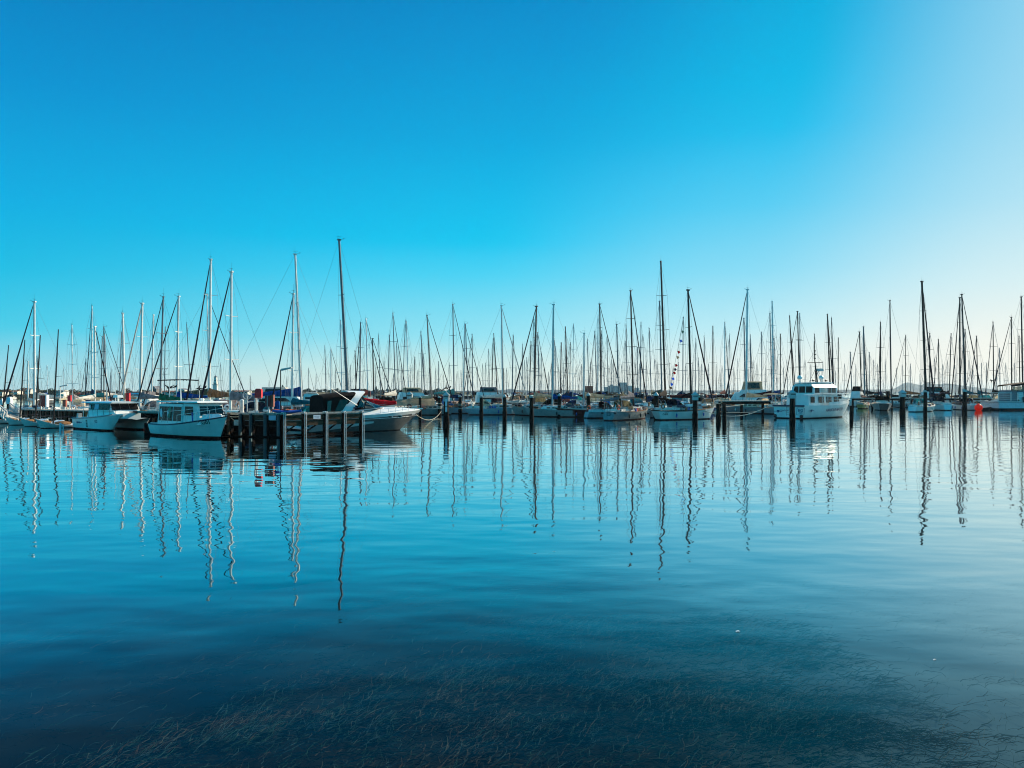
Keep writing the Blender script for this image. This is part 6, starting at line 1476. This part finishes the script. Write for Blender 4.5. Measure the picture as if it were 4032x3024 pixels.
# person at the helm seen as a dark figure in the photograph
pr = empty('person', hb.location + Vector((-1.25, -1.5, 1.7)), -1.3); sk = mat('skin', (.22, .11, .07), .6, var=.1); ck = CANVAS['maroon']
def skinned(name, pts, edges, radii, m, parent, lv=1):
    me = bpy.data.meshes.new(name); me.from_pydata(pts, edges, []); o = bpy.data.objects.new(name, me); COL.objects.link(o); o.parent = parent
    md = o.modifiers.new('s', 'SKIN'); 
    for v, rr in zip(me.skin_vertices[0].data, radii): v.radius = (rr, rr)
    me.skin_vertices[0].data[0].use_root = True
    sb = o.modifiers.new('b', 'SUBSURF'); sb.levels = lv; sb.render_levels = lv
    dg = bpy.context.evaluated_depsgraph_get(); me2 = bpy.data.meshes.new_from_object(o.evaluated_get(dg)); o.modifiers.clear(); o.data = me2; me2.materials.clear(); me2.materials.append(m)
    for p in me2.polygons: p.use_smooth = True
    return o
pts = [(0, 0, .92), (0, 0, 1.15), (0, 0, 1.38), (.02, 0, 1.5), (.04, 0, 1.6), (.04, 0, 1.72), (0, .17, 1.4), (.08, .24, 1.15), (.3, .2, 1.08), (.37, .2, 1.09), (0, -.17, 1.4), (.08, -.24, 1.15), (.3, -.2, 1.08), (.37, -.2, 1.09), (0, .1, .85), (.02, .11, .47), (0, .11, .06), (.16, .12, .03), (0, -.1, .85), (.02, -.11, .47), (0, -.11, .06), (.16, -.12, .03)]
ed = [(0, 1), (1, 2), (2, 3), (3, 4), (4, 5), (2, 6), (6, 7), (7, 8), (8, 9), (2, 10), (10, 11), (11, 12), (12, 13), (0, 14), (14, 15), (15, 16), (16, 17), (0, 18), (18, 19), (19, 20), (20, 21)]
for sg, b_ in ((1, 9), (-1, 13)):
    for k in range(5):
        i0 = len(pts); y = sg * (.2 + (k - 2) * .02); pts.append((.41 if k else .38, y, 1.09)); pts.append((.46 - .01 * abs(k - 2) if k else .41, y + (.02 * sg if k == 0 else 0), 1.07)); ed += [(b_, i0), (i0, i0 + 1)]
rr = [.15, .14, .16, .06, .095, .09, .065, .045, .032, .035, .065, .045, .032, .035, .09, .06, .045, .04, .09, .06, .045, .04] + [.011] * 20
skinned('body', pts, ed, rr, sk, pr)
mb = MB(); rings = []
for z, rx, ry in ((.88, .17, .2), (1.1, .16, .19), (1.35, .17, .23), (1.46, .1, .14)): rings.append([(rx * math.cos(a), ry * math.sin(a), z) for a in [i * math.pi / 6 for i in range(12)]])
mb.loft(rings); mb.build('jacket', ck, pr, True); mb = MB(); mb.ball((.01, 0, 1.72), (.115, .105, .09)); mb.build('hair', BLACK, pr, True)
tag(pr, 'person in dark clothes standing at the houseboat helm under the brown canopy', 'person')
pr.location.z = 1.74
# orange buoy, tender
t_ = Vector((*X(3853, 141), .55)); mb = MB(); mb.ball((0, 0, 0), (.68, .68, .68), n=16, m=10); mb.tube((0, 0, .55), (0, 0, .8), .12, .1, n=8); o = mb.build('mooring_buoy', BUOY, smooth=True); o.location = t_; tag(o, 'big round orange buoy floating beside the houseboat', 'buoy')
q = Vector((*X(3884, 145), 0)); r = empty('tender', q, .1); h = Hull(2.6, 1.3, .5, .45, .7, sw=.8, draft=.15, n=8); h.build(r, BLACK, BLACK); h.deck(r, BLACK, .15, .02); tag(r, 'small dark tender with an upturned bow between the buoy and houseboat', 'tender')

# ------------------------------------------------------------------ labels of the yachts
LMK = [(-40, 'the frame edge'), (60, 'the gangway'), (470, 'the catamaran'), (740, 'the launch'), (1021, 'the rescue box'), (1105, 'the lamp post'), (1400, 'the cruiser arch'), (1757, 'the biggest pile'), (2112, 'the thick brown mast'), (2319, 'the red cabinet'), (2602, 'the tallest centre mast'), (3120, 'the patrol boat'), (3335, 'the patrol bow'), (3630, 'the leaning black mast'), (3853, 'the orange buoy'), (4040, 'the houseboat')]
ORD = 'first second third fourth fifth sixth seventh eighth ninth tenth eleventh twelfth thirteenth fourteenth fifteenth sixteenth seventeenth eighteenth nineteenth twentieth'.split()
def ordn(i):
    if i < 20: return ORD[i]
    n_ = i + 1; return f'{n_}{"st" if n_ % 10 == 1 else "nd" if n_ % 10 == 2 else "rd" if n_ % 10 == 3 else "th"}'
TN = {'w': 'white', 'a': 'silver', 'g': 'grey', 'd': 'black', 'b': 'brown'}
ALL_YACHTS.sort(key=lambda q: q['xt']); cnts = {}
for q in ALL_YACHTS:
    i = max(k for k in range(len(LMK)) if LMK[k][0] <= q['xt']); n_ = cnts.get(i, 0); cnts[i] = n_ + 1
    if q['label'] is None:
        size = 'tiny' if q['D'] > 210 else ('distant' if q['D'] > 160 else 'mid-row')
        q['label'] = f"{size} yacht, {TN[q['tone']]} mast{', furled headsail' if q['fx'] is not None else ''}, {ordn(n_)} from {LMK[i][1]} towards {LMK[min(i + 1, len(LMK) - 1)][1]}"
    tag(q['root'], q['label'], 'sailboat', 'sailboats moored in the marina')
# ------------------------------------------------------------------ thin sea air
HAZE = True
if HAZE:
    mh = bpy.data.materials.new('sea haze'); mh.use_nodes = True; nh = mh.node_tree; nh.nodes.clear()
    oh = nh.nodes.new('ShaderNodeOutputMaterial'); vh = nh.nodes.new('ShaderNodeVolumePrincipled'); vh.inputs['Color'].default_value = (.62, .84, .97, 1)
    vh.inputs['Density'].default_value = .00007; vh.inputs['Anisotropy'].default_value = .2; nh.links.new(vh.outputs[0], oh.inputs['Volume'])
    mb = MB(); mb.box((0, 3600, 29), (9000, 8000, 66)); hz = mb.build('haze', mh); tag(hz, 'thin pale sea haze softening the far shore and mountains', 'haze', kind='stuff')
